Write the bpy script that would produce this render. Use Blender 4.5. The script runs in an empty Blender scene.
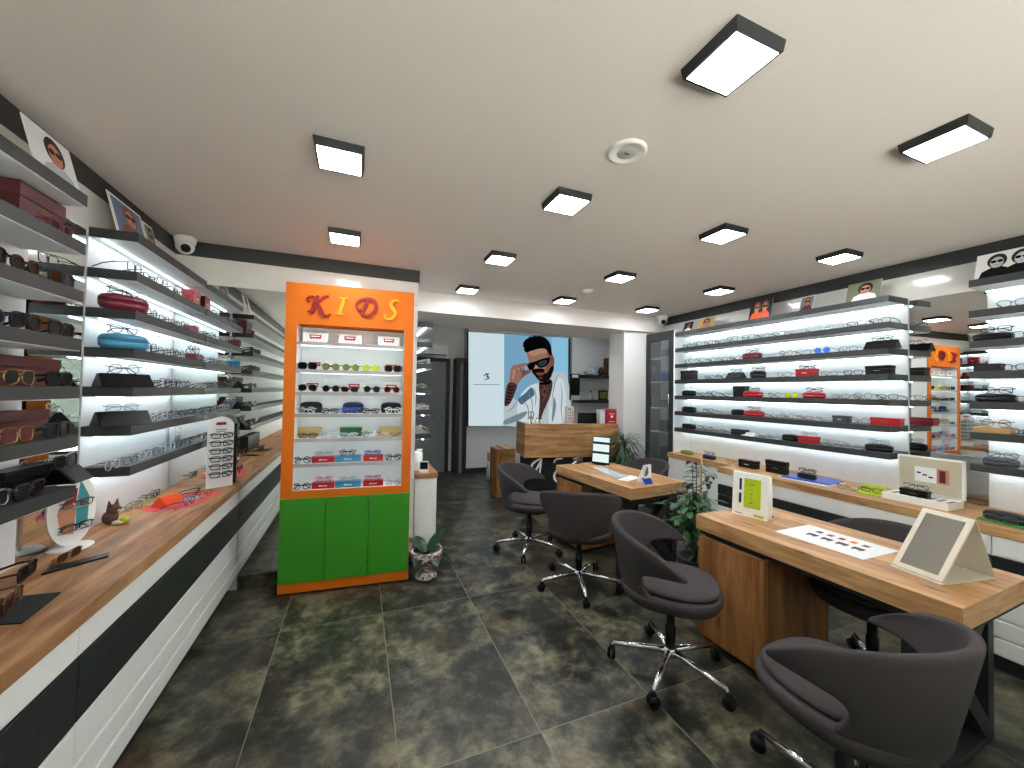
import bpy, bmesh, math, random
from mathutils import Vector, Matrix
PI = math.pi
random.seed(7)
SC = bpy.context.scene
COL = SC.collection

# ------------------------------------------------------------------ camera
F, YAW, PIT, ROLL = 385.0, math.radians(21.8), math.radians(1.16), math.radians(1.0)
CAM = Vector((0, 0, 1.5))
_fw = Vector((math.sin(YAW)*math.cos(PIT), math.cos(YAW)*math.cos(PIT), math.sin(PIT)))
_r0 = Vector((math.cos(YAW), -math.sin(YAW), 0)); _u0 = _r0.cross(_fw)
_r = _r0*math.cos(ROLL)+_u0*math.sin(ROLL); _u = _u0*math.cos(ROLL)-_r0*math.sin(ROLL)
cd = bpy.data.cameras.new('camera'); cam = bpy.data.objects.new('camera', cd); COL.objects.link(cam)
cd.sensor_width = 36; cd.lens = F/1024*36; cd.clip_start = 0.02
cam.matrix_world = Matrix(((_r.x, _u.x, -_fw.x, 0), (_r.y, _u.y, -_fw.y, 0), (_r.z, _u.z, -_fw.z, 1.5), (0, 0, 0, 1)))
SC.camera = cam

# ------------------------------------------------------------------ world, exposure
SC.view_settings.view_transform = 'Standard'; SC.view_settings.look = 'None'
SC.view_settings.gamma = 1; SC.view_settings.use_curve_mapping = False
SC.view_settings.exposure = 0.92
w = bpy.data.worlds.new('sky'); SC.world = w; w.use_nodes = True
wn = w.node_tree.nodes; wl = w.node_tree.links
bg = wn['Background']; bg.inputs['Strength'].default_value = 5.0
tc = wn.new('ShaderNodeTexCoord'); sx = wn.new('ShaderNodeSeparateXYZ'); rp = wn.new('ShaderNodeValToRGB')
wl.new(tc.outputs['Generated'], sx.inputs[0]); wl.new(sx.outputs['Z'], rp.inputs[0]); wl.new(rp.outputs[0], bg.inputs['Color'])
rp.color_ramp.elements[0].color = (1, .97, .92, 1); rp.color_ramp.elements[1].color = (.62, .78, 1, 1)
SC.cycles.use_denoising = True
SC.cycles.max_bounces = 10; SC.cycles.diffuse_bounces = 5; SC.cycles.glossy_bounces = 5
SC.cycles.transparent_max_bounces = 24; SC.cycles.transmission_bounces = 6
SC.cycles.sample_clamp_indirect = 40.0; SC.cycles.caustics_reflective = False; SC.cycles.caustics_refractive = False
MROT = -2.3
LAMP = 34.0      # ceiling panels
SUN = 37.0
LED = 8.0        # shelf strips
XL, XR, YF, YM, YB, ZC = -1.22, 3.86, -1.7, 3.41, 6.85, 2.54

def portal(x0, x1, z0, z1, y):
    l = bpy.data.lights.new('window_daylight', 'AREA'); l.shape = 'RECTANGLE'; l.size = x1-x0; l.size_y = z1-z0
    l.cycles.is_portal = True
    o = bpy.data.objects.new('window_daylight', l); COL.objects.link(o)
    o.location = ((x0+x1)/2, y, (z0+z1)/2); o.rotation_euler = (PI/2, 0, 0); o.rotation_euler = (-PI/2, 0, PI)
    # faces +y (into the shop)
portal(-1.15, 3.2, .35, 2.35, YF-.06)
sl0 = bpy.data.lights.new('sun', 'SUN'); sl0.energy = SUN; sl0.angle = .01; sl0.color = (1, .96, .93)
so = bpy.data.objects.new('sun', sl0); COL.objects.link(so); so.rotation_euler = (math.radians(-4), math.radians(38), 0)   # shines on the pavement outside, from behind the building

# ------------------------------------------------------------------ pixel rays (to read places off the photograph)
def ray(x, y): return _r*((x-512)/F)+_u*((384-y)/F)+_fw
def onz(x, y, z): d = ray(x, y); return CAM+d*((z-1.5)/d.z)
def onx(x, y, X): d = ray(x, y); return CAM+d*(X/d.x)
def ony(x, y, Y): d = ray(x, y); return CAM+d*(Y/d.y)
def yat(px, X, z):            # y of the point of the line (X, ., z) seen in column px
    k = (px-512)/F; a = _r-_fw*k
    return -(a.x*X+a.z*(z-1.5))/a.y

# ------------------------------------------------------------------ materials
def lin(c): return tuple(((v/255)/12.92 if v/255 <= .04045 else ((v/255+.055)/1.055)**2.4) for v in c)+(1,)
MATS = {}
def mat(name, rgb, rough=.5, metal=0, spec=.5, noise=0, nscale=20, emit=0, bump=0, bscale=200):
    if name in MATS: return MATS[name]
    m = bpy.data.materials.new(name); m.use_nodes = True; MATS[name] = m
    nt = m.node_tree; b = nt.nodes['Principled BSDF']
    c = lin(rgb)
    b.inputs['Base Color'].default_value = c; b.inputs['Roughness'].default_value = rough
    b.inputs['Metallic'].default_value = metal; b.inputs['Specular IOR Level'].default_value = spec
    m.diffuse_color = c
    if emit:
        b.inputs['Emission Color'].default_value = c; b.inputs['Emission Strength'].default_value = emit
    t = nt.nodes.new('ShaderNodeTexCoord')
    if noise or not bump:
        n = nt.nodes.new('ShaderNodeTexNoise'); n.inputs['Scale'].default_value = nscale; n.inputs['Detail'].default_value = 4
        nt.links.new(t.outputs['Object'], n.inputs['Vector'])
        k = noise or .03
        mx = nt.nodes.new('ShaderNodeMix'); mx.data_type = 'RGBA'
        mx.inputs['A'].default_value = tuple(v*(1-k) for v in c[:3])+(1,); mx.inputs['B'].default_value = tuple(min(1, v*(1+k)) for v in c[:3])+(1,)
        nt.links.new(n.outputs['Fac'], mx.inputs['Factor']); nt.links.new(mx.outputs['Result'], b.inputs['Base Color'])
    if bump:
        n2 = nt.nodes.new('ShaderNodeTexNoise'); n2.inputs['Scale'].default_value = bscale
        bp = nt.nodes.new('ShaderNodeBump'); bp.inputs['Strength'].default_value = bump; bp.inputs['Distance'].default_value = .002
        nt.links.new(t.outputs['Object'], n2.inputs['Vector']); nt.links.new(n2.outputs['Fac'], bp.inputs['Height']); nt.links.new(bp.outputs[0], b.inputs['Normal'])
    return m
def emitter(name, rgb, strength):
    m = bpy.data.materials.new(name); m.use_nodes = True; nt = m.node_tree; nt.nodes.clear(); MATS[name] = m
    e = nt.nodes.new('ShaderNodeEmission'); e.inputs[0].default_value = lin(rgb); e.inputs[1].default_value = strength
    o = nt.nodes.new('ShaderNodeOutputMaterial'); nt.links.new(e.outputs[0], o.inputs[0]); m.diffuse_color = lin(rgb); return m
def glass(name, rgb, alpha, rough=.02, gl=.12):
    m = bpy.data.materials.new(name); m.use_nodes = True; nt = m.node_tree; nt.nodes.clear(); MATS[name] = m
    tr = nt.nodes.new('ShaderNodeBsdfTransparent'); tr.inputs[0].default_value = lin(rgb)
    g = nt.nodes.new('ShaderNodeBsdfGlossy'); g.inputs['Roughness'].default_value = rough
    d = nt.nodes.new('ShaderNodeBsdfDiffuse'); d.inputs[0].default_value = lin(rgb)
    m1 = nt.nodes.new('ShaderNodeMixShader'); m1.inputs[0].default_value = alpha
    m2 = nt.nodes.new('ShaderNodeMixShader')
    o = nt.nodes.new('ShaderNodeOutputMaterial')
    nt.links.new(tr.outputs[0], m1.inputs[1]); nt.links.new(d.outputs[0], m1.inputs[2])
    m2.inputs[0].default_value = gl
    nt.links.new(m1.outputs[0], m2.inputs[1]); nt.links.new(g.outputs[0], m2.inputs[2]); nt.links.new(m2.outputs[0], o.inputs[0])
    m.diffuse_color = lin(rgb); return m
def wood(name, dark, light, axis='Y', plank=.0, knots=True, rough=.42, fine=.35):
    m = bpy.data.materials.new(name); m.use_nodes = True; nt = m.node_tree; b = nt.nodes['Principled BSDF']; MATS[name] = m
    N = nt.nodes.new; L = nt.links.new
    t = N('ShaderNodeTexCoord'); mp = N('ShaderNodeMapping'); s = {'X': (1.0, 8, 8), 'Y': (8, 1.0, 8), 'Z': (8, 8, 1.0)}[axis]
    mp.inputs['Scale'].default_value = s
    spn = N('ShaderNodeSeparateXYZ'); L(t.outputs['Normal'], spn.inputs[0]); ab = N('ShaderNodeMath'); ab.operation = 'ABSOLUTE'; L(spn.outputs[{'X': 'X', 'Y': 'Y', 'Z': 'Z'}[axis]], ab.inputs[0])
    gt = N('ShaderNodeMath'); gt.operation = 'GREATER_THAN'; gt.inputs[1].default_value = .6; L(ab.outputs[0], gt.inputs[0])
    so_ = N('ShaderNodeSeparateXYZ'); L(t.outputs['Object'], so_.inputs[0]); cs = N('ShaderNodeCombineXYZ'); L(so_.outputs['Y'], cs.inputs[0]); L(so_.outputs['X'], cs.inputs[1]); L(so_.outputs['Z'], cs.inputs[2])
    mv = N('ShaderNodeMix'); mv.data_type = 'VECTOR'; L(gt.outputs[0], mv.inputs['Factor']); L(t.outputs['Object'], mv.inputs[4]); L(cs.outputs[0], mv.inputs[5]); src = mv.outputs[1]
    L(src, mp.inputs['Vector'])
    n1 = N('ShaderNodeTexNoise'); n1.inputs['Scale'].default_value = 1.6; n1.inputs['Detail'].default_value = 7; n1.inputs['Distortion'].default_value = 1.1
    L(mp.outputs[0], n1.inputs['Vector'])
    n2 = N('ShaderNodeTexNoise'); n2.inputs['Scale'].default_value = 9; n2.inputs['Detail'].default_value = 5; L(mp.outputs[0], n2.inputs['Vector'])
    r = N('ShaderNodeValToRGB'); r.color_ramp.elements[0].position = .36; r.color_ramp.elements[1].position = .66
    r.color_ramp.elements[0].color = lin(dark); r.color_ramp.elements[1].color = lin(light); L(n1.outputs['Fac'], r.inputs[0])
    mx = N('ShaderNodeMix'); mx.data_type = 'RGBA'; mx.blend_type = 'MULTIPLY'; mx.inputs['Factor'].default_value = fine
    r2 = N('ShaderNodeValToRGB'); r2.color_ramp.elements[0].position = .38; r2.color_ramp.elements[1].position = .6
    r2.color_ramp.elements[0].color = (.55, .5, .45, 1); r2.color_ramp.elements[1].color = (1, 1, 1, 1); L(n2.outputs['Fac'], r2.inputs[0])
    L(r.outputs[0], mx.inputs['A']); L(r2.outputs[0], mx.inputs['B']); last = mx.outputs['Result']
    if knots:
        mk = N('ShaderNodeMapping'); mk.inputs['Scale'].default_value = {'X': (2.2, 7, 7), 'Y': (7, 2.2, 7), 'Z': (7, 7, 2.2)}[axis]; L(src, mk.inputs['Vector'])
        v = N('ShaderNodeTexVoronoi'); v.inputs['Scale'].default_value = 1.2; L(mk.outputs[0], v.inputs['Vector'])
        r3 = N('ShaderNodeValToRGB'); r3.color_ramp.elements[0].position = .03; r3.color_ramp.elements[1].position = .16
        r3.color_ramp.elements[0].color = (.16, .09, .05, 1); r3.color_ramp.elements[1].color = (1, 1, 1, 1); L(v.outputs['Distance'], r3.inputs[0])
        m3 = N('ShaderNodeMix'); m3.data_type = 'RGBA'; m3.blend_type = 'MULTIPLY'; m3.inputs['Factor'].default_value = .85
        L(last, m3.inputs['A']); L(r3.outputs[0], m3.inputs['B']); last = m3.outputs['Result']
    if plank:
        bk = N('ShaderNodeTexBrick'); bk.inputs['Scale'].default_value = 1
        sp = N('ShaderNodeSeparateXYZ'); cb = N('ShaderNodeCombineXYZ'); L(t.outputs['Object'], sp.inputs[0])
        a, c = {'Y': ('Y', 'X'), 'X': ('X', 'Z'), 'Z': ('Z', 'X')}[axis]
        L(sp.outputs[a], cb.inputs[0]); L(sp.outputs[c], cb.inputs[1]); L(cb.outputs[0], bk.inputs['Vector'])
        bk.inputs['Brick Width'].default_value = .9; bk.inputs['Row Height'].default_value = plank; bk.inputs['Mortar Size'].default_value = .0006
        bk.inputs['Color1'].default_value = (.72, .72, .72, 1); bk.inputs['Color2'].default_value = (1.1, 1.05, 1, 1); bk.inputs['Mortar'].default_value = (.5, .45, .4, 1)
        m4 = N('ShaderNodeMix'); m4.data_type = 'RGBA'; m4.blend_type = 'MULTIPLY'; m4.inputs['Factor'].default_value = .8
        L(last, m4.inputs['A']); L(bk.outputs['Color'], m4.inputs['B']); last = m4.outputs['Result']
    L(last, b.inputs['Base Color']); b.inputs['Roughness'].default_value = rough; m.diffuse_color = lin(light)
    return m
def floor_mat():
    m = bpy.data.materials.new('slate_tile'); m.use_nodes = True; nt = m.node_tree; b = nt.nodes['Principled BSDF']; N = nt.nodes.new; L = nt.links.new
    t = N('ShaderNodeTexCoord'); mp = N('ShaderNodeMapping'); mp.inputs['Location'].default_value = (.41, -.39+.03, 0)
    L(t.outputs['Object'], mp.inputs['Vector'])
    bk = N('ShaderNodeTexBrick'); bk.offset = 0; bk.inputs['Scale'].default_value = 1; bk.inputs['Brick Width'].default_value = .598; bk.inputs['Row Height'].default_value = 1.19
    bk.inputs['Mortar Size'].default_value = .0022; bk.inputs['Mortar Smooth'].default_value = .1
    bk.inputs['Color1'].default_value = (0, 0, 0, 1); bk.inputs['Color2'].default_value = (1, 1, 1, 1)
    L(mp.outputs[0], bk.inputs['Vector'])
    off = N('ShaderNodeVectorMath'); off.operation = 'MULTIPLY_ADD'; off.inputs[1].default_value = (7, 5, 3); L(bk.outputs['Color'], off.inputs[0]); L(t.outputs['Object'], off.inputs[2])
    n1 = N('ShaderNodeTexNoise'); n1.inputs['Scale'].default_value = 4.2; n1.inputs['Detail'].default_value = 12; n1.inputs['Roughness'].default_value = .68; n1.inputs['Distortion'].default_value = .12
    L(off.outputs[0], n1.inputs['Vector'])
    r = N('ShaderNodeValToRGB'); e = r.color_ramp.elements; e[0].position = .40; e[0].color = lin((36, 38, 33)); e[1].position = .66; e[1].color = lin((138, 132, 108))
    x = e.new(.47); x.color = lin((58, 60, 50)); x = e.new(.55); x.color = lin((98, 95, 76)); L(n1.outputs['Fac'], r.inputs[0])
    n2 = N('ShaderNodeTexNoise'); n2.inputs['Scale'].default_value = 3.3; n2.inputs['Detail'].default_value = 8; L(off.outputs[0], n2.inputs['Vector'])
    r2 = N('ShaderNodeValToRGB'); r2.color_ramp.elements[0].position = .55; r2.color_ramp.elements[1].position = .72; r2.color_ramp.elements[0].color = (0, 0, 0, 1); r2.color_ramp.elements[1].color = (.55, .55, .55, 1); L(n2.outputs['Fac'], r2.inputs[0])
    mx = N('ShaderNodeMix'); mx.data_type = 'RGBA'; L(r2.outputs[0], mx.inputs['Factor']); L(r.outputs[0], mx.inputs['A']); mx.inputs['B'].default_value = lin((112, 84, 60))
    n3 = N('ShaderNodeTexNoise'); n3.inputs['Scale'].default_value = 15; n3.inputs['Detail'].default_value = 8; n3.inputs['Roughness'].default_value = .7; L(off.outputs[0], n3.inputs['Vector'])
    r3 = N('ShaderNodeValToRGB'); r3.color_ramp.elements[0].position = .38; r3.color_ramp.elements[1].position = .6; r3.color_ramp.elements[0].color = (.3, .3, .3, 1); r3.color_ramp.elements[1].color = (1.05, 1.05, 1.05, 1); L(n3.outputs['Fac'], r3.inputs[0])
    m2 = N('ShaderNodeMix'); m2.data_type = 'RGBA'; m2.blend_type = 'MULTIPLY'; m2.inputs['Factor'].default_value = .75; L(mx.outputs['Result'], m2.inputs['A']); L(r3.outputs[0], m2.inputs['B'])
    m3 = N('ShaderNodeMix'); m3.data_type = 'RGBA'; L(bk.outputs['Fac'], m3.inputs['Factor']); L(m2.outputs['Result'], m3.inputs['A']); m3.inputs['B'].default_value = lin((122, 122, 100))
    L(m3.outputs['Result'], b.inputs['Base Color']); b.inputs['Roughness'].default_value = .36
    r4 = N('ShaderNodeMapRange'); r4.inputs[3].default_value = .25; r4.inputs[4].default_value = .5; L(n3.outputs['Fac'], r4.inputs[0]); L(r4.outputs[0], b.inputs['Roughness'])
    bp = N('ShaderNodeBump'); bp.inputs['Strength'].default_value = .25; bp.inputs['Distance'].default_value = .003; L(n3.outputs['Fac'], bp.inputs['Height']); L(bp.outputs[0], b.inputs['Normal'])
    m.diffuse_color = (.1, .1, .08, 1); return m
def mirror_mat():
    m = mat('mirror_silver', (225, 228, 226), .01, 1); return m

M = dict(
    ceil=mat('ceiling_paint', (232, 226, 221), .75, noise=.02, nscale=3),
    wall=mat('white_wall', (226, 226, 224), .6), gloss=mat('gloss_white_panel', (228, 226, 220), .12),
    panel=mat('white_back_panel', (238, 242, 242), .55), anth=mat('anthracite', (52, 55, 55), .5, noise=.06, nscale=60),
    anthd=mat('anthracite_dark', (34, 37, 38), .5), black=mat('black_plastic', (12, 12, 13), .32, spec=.3), blackm=mat('matte_black', (17, 17, 18), .65),
    whitel=mat('white_lacquer', (240, 240, 234), .3), chrome=mat('chrome', (225, 225, 228), .12, 1), steel=mat('grey_metal', (120, 122, 124), .3, .8),
    orange=mat('orange_laminate', (228, 116, 26), .6, spec=.25), green=mat('green_laminate', (56, 150, 30), .55), fabric=mat('taupe_fabric', (72, 67, 67), .9, spec=.2, noise=.1, nscale=400, bump=.5, bscale=900),
    red=mat('red_gloss', (176, 14, 30), .3), burg=mat('burgundy_leather', (112, 22, 44), .35), yellow=mat('yellow_letter', (246, 170, 14), .6), dred=mat('red_letter', (150, 14, 20), .6),
    blue=mat('teal_blue', (64, 140, 176), .35), lime=mat('lime_green', (176, 200, 20), .4), gold=mat('gold_metal', (176, 142, 92), .25, .9), tan=mat('gold_card', (196, 168, 110), .5),
    brown=mat('reddish_brown_leather', (86, 34, 34), .45), beige=mat('beige_board', (214, 206, 186), .5), cream=mat('cream_fabric_board', (190, 182, 158), .7), navy=mat('navy_plastic', (26, 34, 70), .3),
    paper=mat('white_paper', (236, 236, 234), .5), pink=mat('pink_plastic', (214, 90, 150), .35), silver=mat('silver_frame', (150, 150, 152), .25, .9),
    clearf=mat('pale_frame', (196, 202, 204), .2), tort=mat('tortoise_frame', (92, 52, 24), .25), bluef=mat('blue_frame', (40, 90, 190), .3), orangep=mat('orange_plastic', (240, 88, 30), .4),
    leaf=mat('leaf_green', (44, 92, 38), .4, noise=.3, nscale=15), leafd=mat('dark_leaf', (22, 58, 28), .3, noise=.25, nscale=15), soil=mat('soil', (40, 30, 24), .9), bamboo=mat('bamboo_cane', (190, 150, 96), .5),
    grey=mat('grey_paint', (128, 130, 132), .6), dgrey=mat('dark_door_frame', (36, 36, 38), .5), felt=mat('grey_felt', (78, 80, 84), .8), skin=mat('skin_print', (196, 132, 100), .6), skind=mat('shaded_skin_print', (120, 76, 58), .6),
    hair=mat('dark_hair_print', (26, 22, 22), .6), teal=mat('teal_print', (60, 150, 150), .6), plush=mat('brown_plush', (98, 70, 58), .95, bump=.8, bscale=300), cloud=mat('whiteish_plush', (220, 212, 196), .95),
    floorm=floor_mat(), mirror=mirror_mat(), skyp=mat('pale_blue_print', (150, 190, 214), .5), dkgreen=mat('deep_green', (10, 96, 50), .35), asphalt=mat('pavement', (190, 184, 174), .8),
)
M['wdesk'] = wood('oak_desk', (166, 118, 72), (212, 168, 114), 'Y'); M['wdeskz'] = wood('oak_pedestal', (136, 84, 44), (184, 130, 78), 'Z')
M['wdeskx'] = wood('oak_reception', (150, 104, 64), (204, 158, 106), 'X', plank=.14); M['wcount'] = wood('brown_worktop', (158, 108, 68), (212, 164, 116), 'Y', plank=.07, knots=False, rough=.5)
M['lamp'] = emitter('lamp_diffuser', (244, 249, 255), LAMP); M['led'] = emitter('led_strip', (232, 246, 255), LED); M['glow'] = emitter('cabinet_led', (240, 248, 255), 3.2)
M['lens'] = glass('clear_lens', (250, 252, 252), .015, gl=.02); M['pane'] = glass('window_glass', (246, 250, 250), .0, gl=.03)
M['slens'] = mat('dark_sun_lens', (14, 14, 18), .22, spec=.15); M['blens'] = mat('brown_sun_lens', (60, 38, 30), .2, spec=.2); M['lensblue'] = mat('blue_sun_lens', (70, 130, 225), .1)
M['lenslime'] = mat('lime_sun_lens', (196, 214, 40), .1); M['lensolive'] = mat('olive_sun_lens', (120, 134, 50), .1); M['lenswine'] = mat('wine_sun_lens', (92, 34, 48), .1)
M['acrylic'] = glass('clear_acrylic', (236, 244, 246), .12, gl=.06)
M['cabglass'] = glass('cabinet_glass', (214, 220, 222), .06, gl=.07)
def lit(name, rgb, s=.75):
    return MATS.get(name) or emitter(name, rgb, s)

# ------------------------------------------------------------------ mesh builder
class MB:
    def __init__(s): s.v = []; s.f = []; s.m = []; s.mats = []; s.sm = []
    def mi(s, m):
        if m not in s.mats: s.mats.append(m)
        return s.mats.index(m)
    def add(s, vs, fs, m, smooth=False):
        b = len(s.v); k = s.mi(m); s.v += [tuple(p) for p in vs]
        for f in fs: s.f.append([b+i for i in f]); s.m.append(k); s.sm.append(smooth)
        return s
    def box(s, x0, x1, y0, y1, z0, z1, m):
        return s.add([(x0, y0, z0), (x1, y0, z0), (x1, y1, z0), (x0, y1, z0), (x0, y0, z1), (x1, y0, z1), (x1, y1, z1), (x0, y1, z1)],
                     [(0, 3, 2, 1), (4, 5, 6, 7), (0, 1, 5, 4), (1, 2, 6, 5), (2, 3, 7, 6), (3, 0, 4, 7)], m)
    def prism(s, pts, a, b, m, plane='xz'):      # polygon pts in plane, extruded from a to b on the third axis
        n = len(pts)
        g = {'xz': lambda p, t: (p[0], t, p[1]), 'xy': lambda p, t: (p[0], p[1], t), 'yz': lambda p, t: (t, p[0], p[1])}[plane]
        vs = [g(p, a) for p in pts]+[g(p, b) for p in pts]
        return s.add(vs, [list(range(n))[::-1], list(range(n, 2*n))]+[(i, (i+1) % n, n+(i+1) % n, n+i) for i in range(n)], m)
    def tube(s, pts, r, m, n=6, closed=False, cap=True, smooth=True):
        P = [Vector(p) for p in pts]; k = len(P); rs = r if isinstance(r, (list, tuple)) else [r]*k
        vs = []; up = None
        for i in range(k):
            a = P[(i-1) % k] if closed or i > 0 else P[i]; b = P[(i+1) % k] if closed or i < k-1 else P[i]
            t = (b-a).normalized()
            if up is None: up = Vector((0, 0, 1)) if abs(t.z) < .9 else Vector((0, 1, 0))
            x = t.cross(up)
            if x.length < 1e-4: x = t.orthogonal()
            x.normalize(); y = x.cross(t).normalized(); up = y
            for j in range(n):
                an = 2*PI*j/n; vs.append(P[i]+x*math.cos(an)*rs[i]+y*math.sin(an)*rs[i])
        fs = []
        for i in range(k if closed else k-1):
            for j in range(n):
                a = i*n+j; b = i*n+(j+1) % n; c = ((i+1) % k)*n+(j+1) % n; d = ((i+1) % k)*n+j
                fs.append((a, b, c, d))
        if not closed and cap: fs += [list(range(n))[::-1], [(k-1)*n+j for j in range(n)]]
        return s.add(vs, fs, m, smooth)
    def lathe(s, prof, m, c=(0, 0, 0), n=20, smooth=True):
        vs = []; k = len(prof)
        for r, z in prof:
            for j in range(n): a = 2*PI*j/n; vs.append((c[0]+r*math.cos(a), c[1]+r*math.sin(a), c[2]+z))
        fs = [(i*n+j, i*n+(j+1) % n, (i+1)*n+(j+1) % n, (i+1)*n+j) for i in range(k-1) for j in range(n)]
        fs += [list(range(n))[::-1], [(k-1)*n+j for j in range(n)]]
        return s.add(vs, fs, m, smooth)
    def ball(s, c, r, m, n=12, k=8):
        rx, ry, rz = r if isinstance(r, (tuple, list)) else (r, r, r)
        vs = [(c[0], c[1], c[2]-rz)]
        for i in range(1, k):
            ph = -PI/2+PI*i/k
            for j in range(n): a = 2*PI*j/n; vs.append((c[0]+rx*math.cos(ph)*math.cos(a), c[1]+ry*math.cos(ph)*math.sin(a), c[2]+rz*math.sin(ph)))
        vs.append((c[0], c[1], c[2]+rz)); top = len(vs)-1
        fs = [(0, 1+(j+1) % n, 1+j) for j in range(n)]+[(1+(i)*n+j, 1+i*n+(j+1) % n, 1+(i+1)*n+(j+1) % n, 1+(i+1)*n+j) for i in range(k-2) for j in range(n)]
        fs += [(1+(k-2)*n+j, 1+(k-2)*n+(j+1) % n, top) for j in range(n)]
        return s.add(vs, fs, m, True)
    def xf(s, mtx, start=0):
        for i in range(start, len(s.v)): s.v[i] = tuple(mtx @ Vector(s.v[i]))
        return s
    def mesh(s, name):
        me = bpy.data.meshes.new(name); me.from_pydata(s.v, [], s.f)
        for m in s.mats: me.materials.append(m)
        for p, k, q in zip(me.polygons, s.m, s.sm): p.material_index = k; p.use_smooth = q
        me.update(); return me
    def build(s, name, parent=None, bevel=0, seg=2, sub=0):
        o = bpy.data.objects.new(name, s.mesh(name)); COL.objects.link(o)
        if parent: o.parent = parent
        if bevel:
            b = o.modifiers.new('bevel', 'BEVEL'); b.width = bevel; b.segments = seg; b.limit_method = 'ANGLE'; b.angle_limit = math.radians(40)
            b.harden_normals = False
        if sub: q = o.modifiers.new('sub', 'SUBSURF'); q.levels = sub; q.render_levels = sub
        return o
def tag(o, label, cat, group=None, kind=None):
    o['label'] = label; o['category'] = cat
    if group: o['group'] = group
    if kind: o['kind'] = kind
    return o
def empty(name, loc=(0, 0, 0), rz=0):
    o = bpy.data.objects.new(name, None); COL.objects.link(o); o.location = loc; o.rotation_euler = (0, 0, rz); o.empty_display_size = .05; return o
def struct(o): o['kind'] = 'structure'; return o
def bx(name, x0, x1, y0, y1, z0, z1, m, parent=None, bevel=0):
    return MB().box(x0, x1, y0, y1, z0, z1, m).build(name, parent, bevel)
def copy_tree(o, parent=None):
    c = o.copy(); COL.objects.link(c); c.parent = parent
    for ch in list(o.children):
        copy_tree(ch, c)
    return c
def smooth_pts(pts, n=4, closed=False):
    P = [Vector((p[0], p[1], p[2] if len(p) > 2 else 0)) for p in pts]; k = len(P); out = []
    for i in range(k if closed else k-1):
        p1, p2 = P[i], P[(i+1) % k]; p0 = P[(i-1) % k] if closed or i > 0 else p1; p3 = P[(i+2) % k] if closed or i < k-2 else p2
        for j in range(n):
            t = j/n; out.append(.5*((2*p1)+(-p0+p2)*t+(2*p0-5*p1+4*p2-p3)*t*t+(-p0+3*p1-3*p2+p3)*t**3))
    if not closed: out.append(P[-1])
    return out
def stroke(pts, ws, n=4):           # 2-D stroke of varying width -> polygon
    P = smooth_pts(pts, n); k = len(P); W = []
    for i in range(k):
        t = i/(k-1)*(len(ws)-1); a = int(t); b = min(a+1, len(ws)-1); W.append(ws[a]+(ws[b]-ws[a])*(t-a))
    Lf, Rt = [], []
    for i in range(k):
        d = (P[min(i+1, k-1)]-P[max(i-1, 0)]); d = Vector((d.x, d.y)).normalized(); nrm = Vector((-d.y, d.x))
        Lf.append(Vector((P[i].x, P[i].y))+nrm*W[i]/2); Rt.append(Vector((P[i].x, P[i].y))-nrm*W[i]/2)
    return Lf, Rt
def stroke_mesh(mb, pts, ws, y0, y1, m, mapf=lambda x, z: (x, z)):
    Lf, Rt = stroke(pts, ws)
    for i in range(len(Lf)-1):
        q = [mapf(*Lf[i]), mapf(*Lf[i+1]), mapf(*Rt[i+1]), mapf(*Rt[i])]
        mb.prism(q, y0, y1, m, 'xz')
ORD = ['first', 'second', 'third', 'fourth', 'fifth', 'sixth', 'seventh', 'eighth', 'ninth', 'tenth', 'eleventh', 'twelfth', 'thirteenth', 'fourteenth', 'fifteenth', 'sixteenth', 'seventeenth', 'eighteenth', 'nineteenth', 'twentieth', 'twenty-first', 'twenty-second', 'twenty-third', 'twenty-fourth']

#%%SHELL
# ================================================================== SETTING
struct(bx('floor', XL-.3, 5.2, YF-.2, 7.6, -.1, 0, M['floorm']))
struct(bx('ceiling', XL-.3, 5.2, YF-.3, 4.12, ZC, ZC+.12, M['ceil']))
struct(bx('trim_1', .47, 3.86, 4.1, 4.95, 2.33, 2.9, M['ceil']))              # dropped beam between shop and back room
struct(bx('trim_2', .3, 5.2, 4.95, 7.6, 2.78, 2.95, M['grey'])); struct(bx('trim_16', 3.86, 5.2, 4.0, 4.96, 2.54, 2.95, M['grey'])); struct(bx('wall_niche', 4.06, 5.2, 4.36, 4.48, 0, 2.9, M['wall']))                 # back-room ceiling
struct(bx('wall_left', XL-.3, XL-.02, YF-.2, YM+.02, 0, ZC, M['wall']))
o = struct(MB().box(XL-.3, .47, YM+.012, 7.6, 0, 2.9, M['wall']).build('wall_partition'))
struct(bx('wall_right', XR+.015, XR+.2, YF-.2, 4.48, 0, 2.9, M['wall']))
struct(bx('wall_back', 1.86, 5.2, YB, YB+.3, 0, 2.9, M['wall']))
struct(bx('wall_corridor', .47, 1.86, 7.15, 7.45, 0, 2.9, M['wall']))
struct(bx('wall_side', 5.05, 5.2, 4.48, YB, 0, 2.9, M['wall']))
struct(bx('trim_3', 3.24, XR+.01, 4.15, 4.47, 0, 2.33, M['wall']))             # column beside the glass cupboard
struct(bx('trim_4', 3.98, 4.16, YB-.12, YB, 0, 2.78, M['wall']))               # narrow upright beside the poster
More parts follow.
